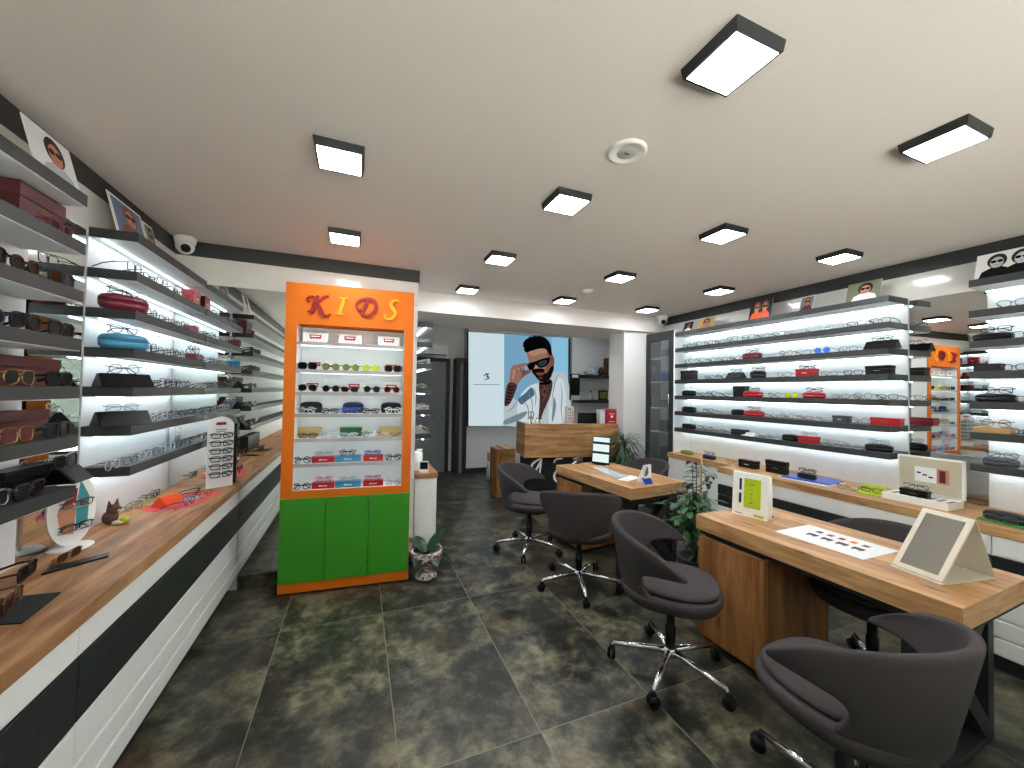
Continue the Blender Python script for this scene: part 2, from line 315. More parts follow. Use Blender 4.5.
# shop front behind the camera: wall with three tall windows
fr = MB(); fr.box(XL-.02, -1.15, YF-.1, YF, 0, ZC, M['wall']); fr.box(3.2, XR+.015, YF-.1, YF, 0, ZC, M['wall']); fr.box(-1.15, 3.2, YF-.1, YF, 2.35, ZC, M['wall']); fr.box(-1.15, 3.2, YF-.1, YF, 0, .35, M['wall'])
struct(fr.build('wall_front'))
for i in range(3):
    x0 = -1.15+1.45*i; wf = MB()
    for a, b, c, d in ((x0, x0+.05, .35, 2.35), (x0+1.40, x0+1.45, .35, 2.35), (x0+.05, x0+1.40, .35, .4), (x0+.05, x0+1.40, 2.3, 2.35)): wf.box(a, b, YF-.09, YF-.03, c, d, M['dgrey'])
    f_ = struct(wf.build('window_%d' % (i+1))); struct(bx('window_pane', x0+.05, x0+1.40, YF-.065, YF-.06, .4, 2.3, M['pane'], f_))
struct(bx('wall_street', -14, 16, -11, -10.5, -.06, 9, mat('dark_facade', (58, 64, 58), .9)))
struct(bx('pavement', -12, 14, -14, YF-.2, -.15, -.06, M['asphalt']))
# anthracite band under the ceiling, glossy frieze below it
for nm, a in (('trim_5', (XL-.02, XL, YF, YM)), ('trim_6', (XL, .478, YM-.008, YM+.012)), ('trim_7', (XR-.005, XR+.015, YF, 4.15))):
    struct(bx(nm, *a, 2.435, ZC, M['anth']))
struct(bx('trim_8', .47, .478, YM+.012, YM+.1, 2.435, ZC, M['anth']))
struct(bx('trim_9', XL-.02, XL, YF, YM, 2.24, 2.435, M['gloss'])); struct(bx('trim_10', XR, XR+.015, YF, 4.15, 2.24, 2.435, M['gloss']))
struct(bx('trim_11', XL, .47, YM, YM+.012, 2.24, 2.435, M['gloss']))
struct(bx('trim_17', 3.605, XR, 3.642, 3.662, .8, 2.3, M['panel']))
# back panels behind the shelves
struct(bx('trim_12', XL-.02, XL, YF, 2.113, .788, 2.24, M['panel'])); struct(bx('trim_13', XL-.02, XL, 2.465, YM, .788, 2.24, M['panel']))
struct(bx('trim_14', XR, XR+.015, 1.588, 3.64, .8, 2.24, M['panel'])); struct(bx('trim_15', XR, XR+.015, YF, 1.19, .8, 2.24, M['panel']))
struct(bx('baseboard_mirror', -.79, .47, YM-.012, YM+.012, 0, .105, M['floorm']))
struct(bx('baseboard_back', 1.86, 3.98, YB-.015, YB, 0, .09, M['dgrey']))
# vertical joint strips at the panel ends
def wmir(name, b, label):
    o = bx(name, *b, M['mirror']); return tag(o, label, 'mirror', 'wall mirrors')
wmir('wall_mirror', (XL-.018, XL-.004, 2.113, 2.465, .79, 2.24), 'narrow tall mirror on the left wall between two shelf bays')
wr = wmir('wall_mirror', (-.001, .004, 0, .4, .81, 2.24), 'narrow tall mirror on the right wall reflecting the orange kids cabinet'); wr.location = (XR-.006, 1.189, 0); wr.rotation_euler = (0, 0, math.radians(MROT))
wmir('wall_mirror', (XL+.002, -.12, YM+.002, YM+.011, .105, 2.24), 'large wall mirror behind the orange cabinet at the end of left worktop')

# ------------------------------------------------------------------ corridor doors, back room
def door(n, x0, x1, z1, y):
    f = MB(); f.box(x0-.07, x0, y-.03, y+.02, 0, z1+.07, M['dgrey']); f.box(x1, x1+.07, y-.03, y+.02, 0, z1+.07, M['dgrey']); f.box(x0, x1, y-.03, y+.02, z1, z1+.07, M['dgrey'])
    o = struct(f.build('door_%d' % n)); struct(bx('door_leaf', x0, x1, y-.012, y+.02, 0, z1, M['grey'], o))
    h = MB(); h.tube([(x1-.06, y-.012, 1.0), (x1-.06, y-.05, 1.0), (x1-.16, y-.05, 1.0)], .009, M['chrome']); struct(h.build('door_handle', o))
door(1, .72, 1.52, 2.03, 7.13); 
f = MB(); f.box(1.66, 1.73, 6.88, 7.15, 0, 2.1, M['dgrey']); f.box(1.73, 1.86, 6.86, 6.9, 2.03, 2.1, M['dgrey']); o = struct(f.build('door_2')); struct(bx('door_leaf', 1.73, 1.858, 6.9, 6.93, 0, 2.03, M['grey'], o)); struct(bx('door_panel', 1.8, 1.86, 6.84, 6.9, 0, 2.03, M['dgrey'], o))
ac = empty('air_conditioner', (1.12, 7.14, 2.12)); tag(ac, 'white split air conditioner above the grey corridor door', 'air conditioner')
MB().prism([(-.2, 0), (0, 0), (0, .27), (-.17, .27), (-.21, .2)], -.4, .4, M['whitel'], 'yz').build('housing', ac, .012)
MB().box(-.36, .36, -.212, -.195, .015, .035, M['dgrey']).build('vent_flap', ac)

# backlit poster
def zp(x, y):    # a point of the flat poster, read off an enlargement of the photograph
    p = ony(460+x/6.98, 320+y/6.98, YB-.094); return (p.x, p.z)
po = empty('backlit_poster', (0, YB-.09, 0)); tag(po, 'large backlit poster of a bearded man in sunglasses and open white shirt', 'poster')
fm = MB(); a0, a1_, a2_, a3_ = zp(57, 743), zp(757, 743), zp(757, 122), zp(57, 79); fm.prism([a0, (a1_[0], a0[1]), (a1_[0], a3_[1]), a3_], 0, .088, M['dgrey'], 'xz'); fm.build('frame', po)
pm = MB(); PW = lambda n, c, s=.62: lit('poster_'+n, c, s*.68)
def pp(pts, m, lay, sm=True):
    q = [zp(*p) for p in pts]
    if sm: q = [(v.x, v.y) for v in smooth_pts(q, 4, True)]
    pm.add([(x, -.004-.0012*lay, z) for x, z in q], [list(range(len(q)))], m)
pp([(60, 740), (308, 740), (308, 98), (60, 82)], PW('white', (206, 226, 232), .72), 0, False)
pp([(308, 740), (755, 740), (755, 125), (308, 98)], PW('sky', (128, 178, 208), .62), 0, False)
pp([(640, 740), (755, 740), (755, 125), (640, 118)], PW('sky_bright', (140, 196, 226), .7), .4, False)
SH, SHD, SHL = PW('shirt', (196, 206, 210), .62), PW('shirt_fold', (140, 158, 170), .5), PW('shirt_light', (214, 224, 230), .66)
pp([(308, 720), (308, 610), (360, 545), (410, 560), (470, 480), (560, 430), (690, 360), (755, 430), (755, 738), (308, 738)], SH, 1)
pp([(440, 500), (520, 445), (575, 470), (550, 560), (545, 720), (420, 735), (400, 600)], SHL, 1.5)
pp([(405, 555), (455, 510), (500, 470), (520, 520), (470, 560), (430, 590)], PW('shirt_shadow', (92, 130, 158), .45), 2)
pp([(310, 700), (420, 650), (470, 640), (430, 690), (320, 730)], SHD, 2)
pp([(640, 500), (690, 400), (730, 460), (740, 620), (700, 720), (620, 728)], SHL, 2)
pp([(655, 540), (670, 600), (650, 700), (640, 690)], SHD, 2.5)
SK, SKD = PW('skin', (176, 128, 108), .5), PW('skin_shadow', (96, 68, 60), .4)
pp([(555, 425), (640, 420), (632, 520), (590, 620), (548, 718), (556, 560)], SKD, 3)      # chest
pp([(570, 440), (610, 450), (600, 540), (575, 560)], PW('chest_light', (120, 84, 72), .42), 3.5)
pp([(462, 210), (470, 160), (560, 150), (620, 190), (652, 260), (655, 340), (620, 410), (570, 435), (530, 400), (505, 340), (480, 290)], SK, 4)   # face
pp([(630, 250), (655, 262), (655, 310), (635, 330)], PW('ear', (150, 96, 82), .45), 4.2)
BL = PW('black', (14, 15, 20), .3)
pp([(445, 190), (440, 160), (470, 128), (530, 112), (590, 122), (630, 170), (640, 245), (622, 240), (600, 205), (560, 200), (500, 215), (470, 226), (455, 222)], BL, 5)    # hair
pp([(500, 358), (530, 345), (575, 348), (600, 372), (630, 330), (648, 320), (652, 345), (630, 405), (590, 432), (555, 425), (530, 400)], PW('beard', (40, 26, 26), .3), 5)
pp([(528, 372), (560, 366), (590, 372), (575, 385), (545, 386)], PW('lips', (150, 84, 80), .45), 6)
pp([(466, 306), (520, 290), (575, 270), (625, 262), (622, 292), (600, 322), (560, 334), (536, 318), (525, 312), (510, 345), (484, 350), (472, 330)], BL, 7)    # sunglasses
pp([(545, 298), (590, 280), (606, 288), (590, 315), (560, 322)], PW('lens_glare', (60, 84, 92), .35), 8)
pp([(355, 335), (400, 310), (455, 300), (478, 310), (440, 330), (450, 350), (495, 350), (500, 362), (440, 400), (405, 445), (380, 470), (345, 455)], SK, 7)   # hand
for a in ((385, 330, 395, 365), (415, 320, 420, 365), (440, 335, 445, 380)):
    Lf, Rt = stroke([(a[0], a[1]), ((a[0]+a[2])/2+3, (a[1]+a[3])/2), (a[2], a[3])], [3, 5, 3]); pp([tuple(v) for v in Lf+Rt[::-1]], SKD, 8, False)
pp([(335, 440), (395, 450), (385, 500), (350, 580), (312, 600), (312, 540)], SKD, 7.5)     # tattooed forearm
for i in range(6):
    y = 460+i*22; pp([(338-i*4, y), (362-i*3, y+4), (380-i*5, y), (372-i*5, y+9), (345-i*4, y+11)], BL, 8)
for T_ in ([(446, 196), (436, 178), (452, 168), (448, 150), (466, 150), (470, 128), (486, 134)], [(470, 132), (486, 114), (500, 124), (520, 106), (538, 118), (560, 108), (574, 122), (500, 150)], [(452, 222), (444, 205), (470, 190), (480, 222)]): pp(T_, BL, 5.5, False)
SK2 = PW('skin_mid', (146, 102, 86), .46); SK3 = PW('skin_light', (198, 152, 130), .54)
pp([(478, 232), (482, 215), (560, 200), (596, 210), (604, 232), (560, 236), (510, 250)], SK3, 4.6); pp([(604, 206), (624, 240), (632, 262), (618, 262), (606, 236)], SK2, 4.8)
pp([(610, 300), (632, 280), (634, 318), (612, 350), (596, 362), (600, 330)], SK2, 4.8); pp([(524, 322), (534, 318), (544, 338), (536, 346), (518, 344)], SK3, 5.2); pp([(502, 348), (540, 338), (582, 342), (590, 356), (545, 352), (510, 366)], BL, 6.5)
pp([(545, 398), (575, 396), (570, 412), (552, 414)], SKD, 6.4); pp([(370, 350), (392, 338), (430, 330), (426, 342), (392, 352), (378, 400), (364, 420)], SK3, 7.6); pp([(430, 352), (490, 356), (470, 374), (438, 396), (420, 410), (430, 380)], SK2, 7.6)
pp([(556, 430), (600, 428), (636, 420), (628, 446), (596, 452), (562, 452)], BL, 3.6)
for F_ in ([(690, 372), (668, 420), (650, 500), (640, 600)], [(420, 560), (470, 600), (480, 690)], [(470, 500), (500, 560), (505, 640)], [(700, 440), (712, 520), (706, 620), (716, 700)], [(330, 640), (370, 610), (400, 560)], [(590, 660), (600, 600), (622, 520), (640, 470)], [(520, 470), (530, 540), (522, 600)]):
    Lf, Rt = stroke(F_, [2, 7, 3]); k = len(Lf)
    for i in range(k-1): pp([tuple(Lf[i]), tuple(Lf[i+1]), tuple(Rt[i+1]), tuple(Rt[i])], SHD, 2.8, False)
for P2_ in ((570, 470, 8), (590, 500, 9), (575, 540, 8), (588, 580, 6), (568, 620, 6), (600, 460, 6)):
    pp([(P2_[0]+P2_[2]*math.cos(t), P2_[1]+P2_[2]*1.5*math.sin(t)) for t in [2*PI*k/8 for k in range(8)]], PW('tattoo', (70, 48, 46), .36), 3.8)
LG = PW('logo', (20, 24, 30), .2)
for P_ in ([(170, 392), (182, 375), (198, 380), (186, 393), (196, 405), (180, 416), (168, 410)], [(196, 380), (188, 394), (204, 398), (198, 410), (182, 414)], [(165, 385), (205, 375)]):
    Lf, Rt = stroke(P_, [4, 6, 5, 4]); k = len(Lf)
    for i in range(k-1): pp([tuple(Lf[i]), tuple(Lf[i+1]), tuple(Rt[i+1]), tuple(Rt[i])], LG, 1, False)
pp([(95, 449), (278, 449), (278, 453), (95, 453)], PW('rule', (120, 140, 146), .5), 1, False)
pm.build('picture', po)

# reception desk
P1, P2 = Vector((1.952, 4.418, 0)), Vector((3.194, 4.199, 0)); ang = math.atan2(P2.y-P1.y, P2.x-P1.x); RW = (P2-P1).length
rd = empty('reception_desk', P1, ang); tag(rd, 'oak fronted reception desk with dark recessed base below the poster', 'desk')
MB().box(0, RW, 0, .045, .675, 1.1, M['wdeskx']).build('front_panel', rd, .003); MB().box(0, .045, .045, .5, .675, 1.1, M['wdeskx']).build('side_panel', rd, .003)
MB().box(.045, RW-.01, .045, .46, 1.03, 1.06, M['wdesk']).build('ledge', rd)
MB().box(.06, RW, .06, .5, 0, .675, M['blackm']).build('base', rd)
lg = MB()
for pts in ([(.20, .46), (.12, .50), (.115, .58), (.19, .64), (.24, .655)], [(.24, .655), (.225, .56), (.215, .44)], [(.16, .5), (.215, .6), (.24, .655)], [(.40, .60), (.44, .645), (.52, .65)]):
    stroke_mesh(lg, pts, [.016, .026, .014], .048, .06, M['paper'])
stroke_mesh(lg, [(.52, .34), (.44, .36), (.41, .43), (.44, .5)], [.012, .03, .012], .048, .06, M['paper'])
lg.build('logo', rd)
# low wooden unit and bottles behind it on the left
u = empty('low_cabinet', (1.95, 5.05, 0)); tag(u, 'low stepped wooden cabinet at the left end of the reception desk', 'cabinet')
MB().box(0, .14, 0, .42, 0, .70, M['wdesk']).build('body', u, .003); MB().box(-.1, 0, .1, .4, 0, .68, M['wdeskz']).build('lower_body', u, .003)
for i, (px, h, lb) in enumerate(((491, .46, 'tall pale bottle with wooden cap on floor, left one by reception'), (498, .40, 'shorter pale bottle on floor, right one beside reception cabinet'))):
    p = onz(px, 481, 0); b = empty('bottle', (p.x, p.y+.1, 0)); tag(b, lb, 'bottle', 'bottles on the floor by the reception')
    MB().lathe([(.045, 0), (.05, .01), (.05, h*.5), (.04, h*.58), (.022, h*.66), (.022, h*.7)], M['clearf'], n=16).build('body', b)
    MB().lathe([(.03, h*.7), (.042, h*.75), (.042, h*.98), (.03, h)], M['bamboo' if i == 0 else 'grey'], n=16).build('cap', b)
def rt(u_, v_, z=1.1): q = rd.matrix_world if False else None; return P1+Vector((math.cos(ang)*u_-math.sin(ang)*v_, math.sin(ang)*u_+math.cos(ang)*v_, z))
for i in range(4):
    p = rt(.05+.055*i, .022); o = empty('lens_spray_bottle', p, ang); tag(o, 'small white spray bottle on reception top, %s from left' % ORD[i], 'bottle', 'white spray bottles on reception')
    MB().lathe([(.019, 0), (.02, .005), (.02, .05), (.012, .06)], M['paper'], n=12).build('body', o); MB().lathe([(.011, .06), (.011, .078), (.006, .084)], M['silver'], n=10).build('nozzle', o)
o = empty('ornament', rt(.1, .09, 1.06)); tag(o, 'small silver ornament with looped wires behind the white bottles', 'ornament')
MB().lathe([(.03, 0), (.03, .012), (.008, .02), (.008, .12)], M['silver'], n=12).build('stem', o)
q = MB()
for a in range(3): q.tube([(.04*math.cos(t)*math.cos(a), .04*math.cos(t)*math.sin(a), .155+.04*math.sin(t)) for t in [2*PI*k/12 for k in range(12)]], .004, M['silver'], 5, True)
q.build('loops', o)
o = empty('sample_tower', rt(.62, .1, 1.06), ang); tag(o, 'pale patterned sample tower standing on the reception ledge', 'display stand')
MB().box(-.05, .05, -.04, .04, 0, .26, M['clearf']).build('body', o, .004)
q = MB()
for i in range(6):
    for j in range(3): q.box(-.042+.03*j, -.022+.03*j, -.044, -.04, .015+.04*i, .038+.04*i, M['skin' if (i+j) % 3 else 'grey'])
q.build('sample_chips', o)
o = empty('brochure_stand', rt(1.16, .13, 1.06), ang); tag(o, 'glossy red display case with pale side on reception desk end', 'display stand')
MB().box(-.02, .15, -.03, .1, 0, .23, M['red']).build('body', o, .006); MB().box(-.1, -.02, 0, .1, 0, .22, M['clearf']).build('side_panel', o, .003)
q = MB(); q.ball((.06, -.033, .13), (.018, .004, .018), M['paper']); q.box(.02, .1, -.034, -.03, .06, .068, M['paper']); q.box(.02, .1, -.034, -.03, .165, .17, M['paper']); q.build('logo', o)
o = empty('monitor', rt(.98, .3, 1.06), ang); tag(o, 'low black screen behind the reception panel', 'monitor')
MB().box(-.16, .14, 0, .02, .02, .17, M['black']).build('screen', o, .004); MB().box(-.05, .05, -.03, .07, 0, .02, M['black']).build('foot', o)
# back-room wall shelves
def wall_shelf(x0, x1, z, lb):
    o = bx('wall_shelf', x0, x1, YB-.25, YB, z-.06, z, M['anthd'], bevel=.002); tag(o, lb, 'shelf', 'back room wall shelves')
zu = ony(598, 375, YB-.25).z; zl = ony(585, 400, YB-.25).z
wall_shelf(4.22, 4.98, zu, 'short dark upper wall shelf in the back room'); wall_shelf(4.0, 4.98, zl, 'longer dark lower wall shelf in the back room')
def at(px, y): return yat_x(px, y)
def yat_x(px, Y, z=1.5):
    k = (px-512)/F; a = _r-_fw*k; return -(a.y*Y+a.z*(z-1.5))/a.x
Yk = YB-.15
o = empty('model_ship', (yat_x(590, Yk), Yk, zu)); tag(o, 'pale model ship shaped ornament on the upper back shelf', 'ornament')
MB().prism([(-.11, .02), (.1, .02), (.12, .08), (-.13, .07)], -.03, .03, M['clearf']).build('hull', o, .006); q = MB(); q.tube([(0, 0, .06), (-.02, 0, .2)], .005, M['silver']); q.prism([(-.1, .1), (.08, .09), (-.03, .2)], -.003, .003, M['clearf']); q.build('sail', o)
MB().box(-.08, .08, -.02, .02, 0, .02, M['grey']).build('stand', o)
tag(MB().lathe([(.03, 0), (.055, .03), (.06, .09), (.035, .14), (.03, .16), (.034, .165)], M['blackm'], (yat_x(600.5, Yk), Yk, zu)).build('vase'), 'small dark round vase on the upper back shelf', 'vase')
o = empty('book', (yat_x(607, Yk), Yk, zu)); tag(o, 'tall brown and dark book standing on the upper back shelf', 'book'); MB().box(-.04, .04, -.08, .08, 0, .36, M['tort']).build('cover', o, .003); MB().box(-.03, .03, -.084, .05, .005, .35, M['tan']).build('pages', o)
o = empty('perfume_bottle', (yat_x(591, Yk), Yk, zl)); tag(o, 'pale conical bottle on the lower back shelf', 'bottle'); MB().lathe([(.06, 0), (.06, .05), (.02, .13), (.016, .15)], M['clearf']).build('body', o); MB().lathe([(.018, .15), (.018, .19)], M['silver']).build('cap', o)
o = empty('picture_frame', (yat_x(603, Yk), Yk, zl)); tag(o, 'black framed picture leaning on the lower back shelf', 'picture'); MB().box(-.11, .11, -.012, .01, 0, .2, M['black']).build('frame', o); MB().box(-.085, .085, -.015, -.012, .03, .17, M['lensolive']).build('picture', o)
o = empty('display_stand', (yat_x(574.5, YB-.2), YB-.2, zl)); tag(o, 'tall black display stand with white labels at top and bottom', 'display stand')
MB().box(-.11, .11, -.02, .02, 0, .52, M['black']).build('board', o, .004); MB().box(-.07, .07, -.023, -.02, .44, .5, M['paper']).build('top_label', o); MB().box(-.09, .09, -.05, -.02, 0, .09, M['paper']).build('bottom_label', o)

# glass door cupboard
cb = empty('display_cupboard', (3.6, 3.665, 0)); tag(cb, 'tall dark framed glass door cupboard at the far right wall', 'cupboard')
q = MB(); q.box(.02, .25, 0, .02, 0, 2.3, M['anthd']); q.box(.02, .25, .46, .48, 0, 2.3, M['anthd']); q.box(.02, .25, .02, .46, 2.28, 2.3, M['anthd']); q.box(.02, .25, .02, .46, 0, .06, M['anthd']); q.box(.235, .25, .02, .46, .06, 2.28, M['panel']); q.build('body', cb)
dr = MB()
for a in ((0, .07, 0, 2.3), (.41, .48, 0, 2.3), (.07, .41, 0, .1), (.07, .41, 2.19, 2.3)): dr.box(0, .02, a[0], a[1], a[2], a[3], M['anthd'])
dr = dr.build('door', cb); MB().box(.008, .012, .07, .41, .1, 2.19, M['cabglass']).build('door_pane', dr)
q = MB(); q.tube([(-.02, .05, 1.3), (-.02, .05, 1.5)], .006, M['chrome']); q.build('handle', dr)
CZ = [1.98, 1.67, 1.33, 1.02, .6]
for z in CZ: MB().box(.03, .235, .02, .46, z-.015, z, M['panel']).build('shelf', cb)
names = ['dark folded glasses box on %s shelf of the glass cupboard' % s for s in ('top', 'second', 'third', 'fourth', 'bottom')]
for i, (z, m_, h) in enumerate(zip(CZ, ('black', 'bluef', 'grey', 'black', 'blackm'), (.1, .13, .1, .14, .22))):
    q = empty('storage_box', (3.7, 3.88, z)); tag(q, ['black flat box on top shelf inside the glass cupboard', 'blue box on second shelf inside the glass cupboard', 'grey box on third shelf inside the glass cupboard', 'black box on fourth shelf inside the glass cupboard', 'large black box on bottom shelf inside the glass cupboard'][i], 'box', 'boxes in the glass cupboard')
    MB().box(0, .12, -.12, .12, 0, h*.75, M[m_]).build('body', q, .004); MB().box(-.004, .124, -.124, .124, h*.75, h, M[m_]).build('lid', q, .004)
    if i in (1, 2):
        q = tag(MB().box(3.66, 3.72, 4.03, 4.09, z, z+(.2 if i == 1 else .17), M['navy' if i == 1 else 'felt']).build('carton', None, .004), ('small navy carton beside the blue box in the cupboard', 'slim grey carton beside the grey box in the cupboard')[i-1], 'box')

#%%LIGHTS
# ================================================================== CEILING
LP = [(1.035, .832), (2.135, .769), (-.097, 1.853), (1.016, 1.80), (2.13, 1.76), (3.23, 1.706), (-.105, 2.82), (.99, 2.77), (2.11, 2.77), (3.25, 2.73), (1.0, 3.76), (2.096, 3.73), (3.22, 3.70)]
grid = [(1, 0), (2, 0), (0, 1), (1, 1), (2, 1), (3, 1), (0, 2), (1, 2), (2, 2), (3, 2), (1, 3), (2, 3), (3, 3)]
proto = empty('ceiling_light', (0, 0, ZC))
q = MB(); a, b, h = .100, .086, .034
q.add([(-a, -a, 0), (a, -a, 0), (a, a, 0), (-a, a, 0), (-a+.005, -a+.005, -h), (a-.005, -a+.005, -h), (a-.005, a-.005, -h), (-a+.005, a-.005, -h), (-b, -b, -h), (b, -b, -h), (b, b, -h), (-b, b, -h)],
      [(0, 1, 2, 3), (0, 4, 5, 1), (1, 5, 6, 2), (2, 6, 7, 3), (3, 7, 4, 0), (4, 8, 9, 5), (5, 9, 10, 6), (6, 10, 11, 7), (7, 11, 8, 4)], M['anthd'])
q.build('frame', proto); MB().box(-b, b, -b, b, -h-.001, -h+.006, M['lamp']).build('diffuser', proto)
for k_, (x_, y_) in enumerate(((2.4, 5.7), (4.2, 5.9))):  # added lamps, hidden by the beam, that brighten the back room
    o = copy_tree(proto); o.location = (x_, y_, 2.78); tag(o, 'added unseen square light in the back room behind the beam, %s one' % ('left', 'right')[k_], 'ceiling light', 'added back room fill lights')
cols = ['left', 'second', 'third', 'right']; rows = ['nearest', 'second', 'third', 'farthest']
for i, (c, r_) in enumerate(grid):
    o = proto if i == 0 else copy_tree(proto)
    o.location = (LP[i][0], LP[i][1], ZC)
    tag(o, 'square black framed ceiling light in the %s row, %s column' % (rows[r_], {0: 'leftmost', 1: 'second', 2: 'third', 3: 'rightmost'}[c]), 'ceiling light', 'square ceiling lights')
p = onz(627, 151, ZC); sp = empty('ceiling_speaker', (p.x, p.y, ZC)); tag(sp, 'round white ceiling speaker between the panel lights', 'speaker')
MB().lathe([(.083, 0), (.083, -.006), (.072, -.014), (.066, -.01)], M['whitel'], n=32).build('rim', sp); MB().lathe([(.066, -.004), (.066, -.008), (.02, -.012), (.0001, -.012)], mat('speaker_grille', (200, 196, 188), .6), n=32).build('grille', sp)
MB().box(-.012, .012, -.003, .003, -.014, -.011, M['black']).build('badge', sp)
p = onz(588, 290, ZC); sp = empty('smoke_detector', (p.x, p.y, ZC)); tag(sp, 'small round white smoke detector on the far ceiling', 'smoke detector')
MB().lathe([(.05, 0), (.05, -.012), (.035, -.03), (.0001, -.03)], M['whitel'], n=24).build('body', sp)
def dome(loc, aim, lb, s=1):
    o = empty('security_camera', loc); tag(o, lb, 'security camera'); o.scale = (s, s, s)
    MB().lathe([(.055, 0), (.055, -.02), (.05, -.04)], M['whitel'], n=24).build('base', o)
    h = MB(); h.ball((0, 0, -.055), .047, M['whitel'], 20, 12); h.build('housing', o)
    a = Vector(aim).normalized(); e = MB(); c0 = Vector((0, 0, -.055)); e.tube([c0+a*.035, c0+a*.053], .024, M['black'], 16); e.build('lens', o)
dome((XL+.075, YM-.075, ZC-.0), (.35, -.8, -.45), 'white dome security camera in the left ceiling corner', 1.15)
p = onz(664, 314, ZC); dome((p.x+.07, 3.98, ZC), (-.45, -.8, -.4), 'white dome security camera in the right far corner', 1.25)
p = ony(573, 338, 6.7); dome((4.07, YB-.18, 2.77), (-.4, -.8, -.5), 'small white dome camera in the back room beside poster')

#%%SHELVES
# ================================================================== SHELVES
ZS = [2.26, 2.065, 1.872, 1.68, 1.49, 1.298, 1.10]; TH = .046
def shelf(side, y0, y1, z, depth, lb, group, led=True):
    """one lit wall shelf"""
    x0 = XL if side < 0 else XR-depth; x1 = XL+depth if side < 0 else XR
    o = empty('wall_shelf', ((x0+x1)/2, y0, z)); tag(o, lb, 'shelf', group); hx = depth/2
    MB().box(-hx, hx, 0, y1-y0, -TH, 0, M['anth']).build('board', o, .0015)
    MB().box(-hx+.004, hx-.004, .004, y1-y0-.004, -TH-.003, -TH, M['panel']).build('underside', o)
    if led:
        xs = (-hx+.05) if side < 0 else hx-.05
        MB().box(xs-.004, xs+.004, .01, y1-y0-.01, -TH-.009, -TH-.003, M['led']).build('led_strip', o)
rown = ['top', 'second', 'third', 'fourth', 'fifth', 'sixth', 'lowest']
for i, z in enumerate(ZS):
    shelf(-1, YF+.02, 2.07, z, .19, '%s dark shelf of the near left wall bay' % rown[i], 'near left wall shelves', False)
    shelf(-1, 2.465, YM-.005, z, .187, '%s dark lit shelf of the far left wall bay' % rown[i], 'far left wall shelves')
    shelf(1, 1.588, 3.64, z, .257, '%s dark lit shelf of the long right wall bay' % rown[i], 'long right wall shelves')
    shelf(1, YF+.02, 1.19, z, .26, '%s dark shelf of the near right wall bay' % rown[i], 'near right wall shelves')
    if i > 0 or True:
        x0 = .478; zz = [2.10, 1.915, 1.73, 1.545, 1.36, 1.175, .99][i]
        zz = [2.103, 1.925, 1.735, 1.52, 1.33, 1.12][i] if i < 6 else None
        if zz:
            o = empty('wall_shelf', (x0, 3.43, zz)); tag(o, '%s short shelf on the pillar side beyond the orange cabinet' % rown[i if i < 5 else 6], 'shelf', 'pillar side shelves')
            MB().box(0, .13, 0, .62, -TH, 0, M['anth']).build('board', o, .0015); MB().box(.004, .126, .004, .616, -TH-.003, -TH, M['panel']).build('underside', o)
            MB().box(.055, .07, .01, .61, -TH-.009, -TH-.003, M['led']).build('led_strip', o)

# ------------------------------------------------------------------ counters
def counter(name, sgn, xw, xf, y0, y1, zt, lb):
    """drawer counter along a wall: sgn +1 faces +x"""
    o = empty(name, (0, 0, 0)); tag(o, lb, 'cabinet')
    def b(n, xa, xb, ya, yb, z0, z1, m, bev=.0015, par=o): return MB().box(min(xa, xb), max(xa, xb), ya, yb, z0, z1, m).build(n, par, bev)
    i = xf-sgn*.02
    b('carcass', xw, i-sgn*.002, y0, y1, .09, zt-.053, M['whitel'], 0)
    b('plinth', xw, xf-sgn*.05, y0, y1, 0, .09, M['anthd'], 0)
    L_ = 1.76; ys = []; y = y1
    while y > y0+.05: ys.append((max(y-L_, y0), y)); y -= L_
    for a, c in ys:
        b('upper_drawer', i, xf, a+.002, c-.002, .64, zt-.056, M['whitel'])
        m0 = (a+c)/2
        for (s, e) in ((.540, .632), (.432, .534)):
            b('dark_drawer', i, xf+sgn*.002 if s > .5 else xf, a+.002, c-.002, s, e, M['anthd'])
        d = MB(); x_ = sorted((i, xf))
        zz = [.10, .195, .205, .30, .31, .424]
        for z0_, z1_ in ((.10, .186), (.200, .288), (.302, .424)): d.box(x_[0], x_[1], a+.002, c-.002, z0_, z1_, M['whitel'])
        d.box(min(i-sgn*.001, i+sgn*.006), max(i-sgn*.001, i+sgn*.006), a+.004, c-.004, .10, .42, M['whitel']); d.build('louvered_drawer', o, .003)
    return o
counter('drawer_counter', 1, XL-.0, -.80, YF+.02, YM-.001, .788, 'long white and dark grey drawer counter along the left wall')
tag(bx('worktop', XL, -.795, YF+.02, YM-.001, .735, .788, M['wcount'], bevel=.002), 'long brown wood worktop on the left drawer counter', 'worktop')
counter('drawer_counter', -1, XR, 3.30, YF+.02, 2.77, .80, 'white and black drawer counter along the right wall')
tag(bx('worktop', 3.295, XR, YF+.02, 2.77, .747, .80, M['wdesk'], bevel=.002), 'deeper oak worktop on the right wall counter, near stretch', 'worktop')
tag(bx('cabinet', 3.515, XR, 2.772, 3.64, 0, .747, M['whitel'], bevel=.002), 'plain white cabinet below the narrow far right worktop', 'cabinet')
tag(bx('worktop', 3.5, XR, 2.772, 3.645, .747, .80, M['wdesk'], bevel=.002), 'narrow oak worktop at the far end of the right wall', 'worktop')
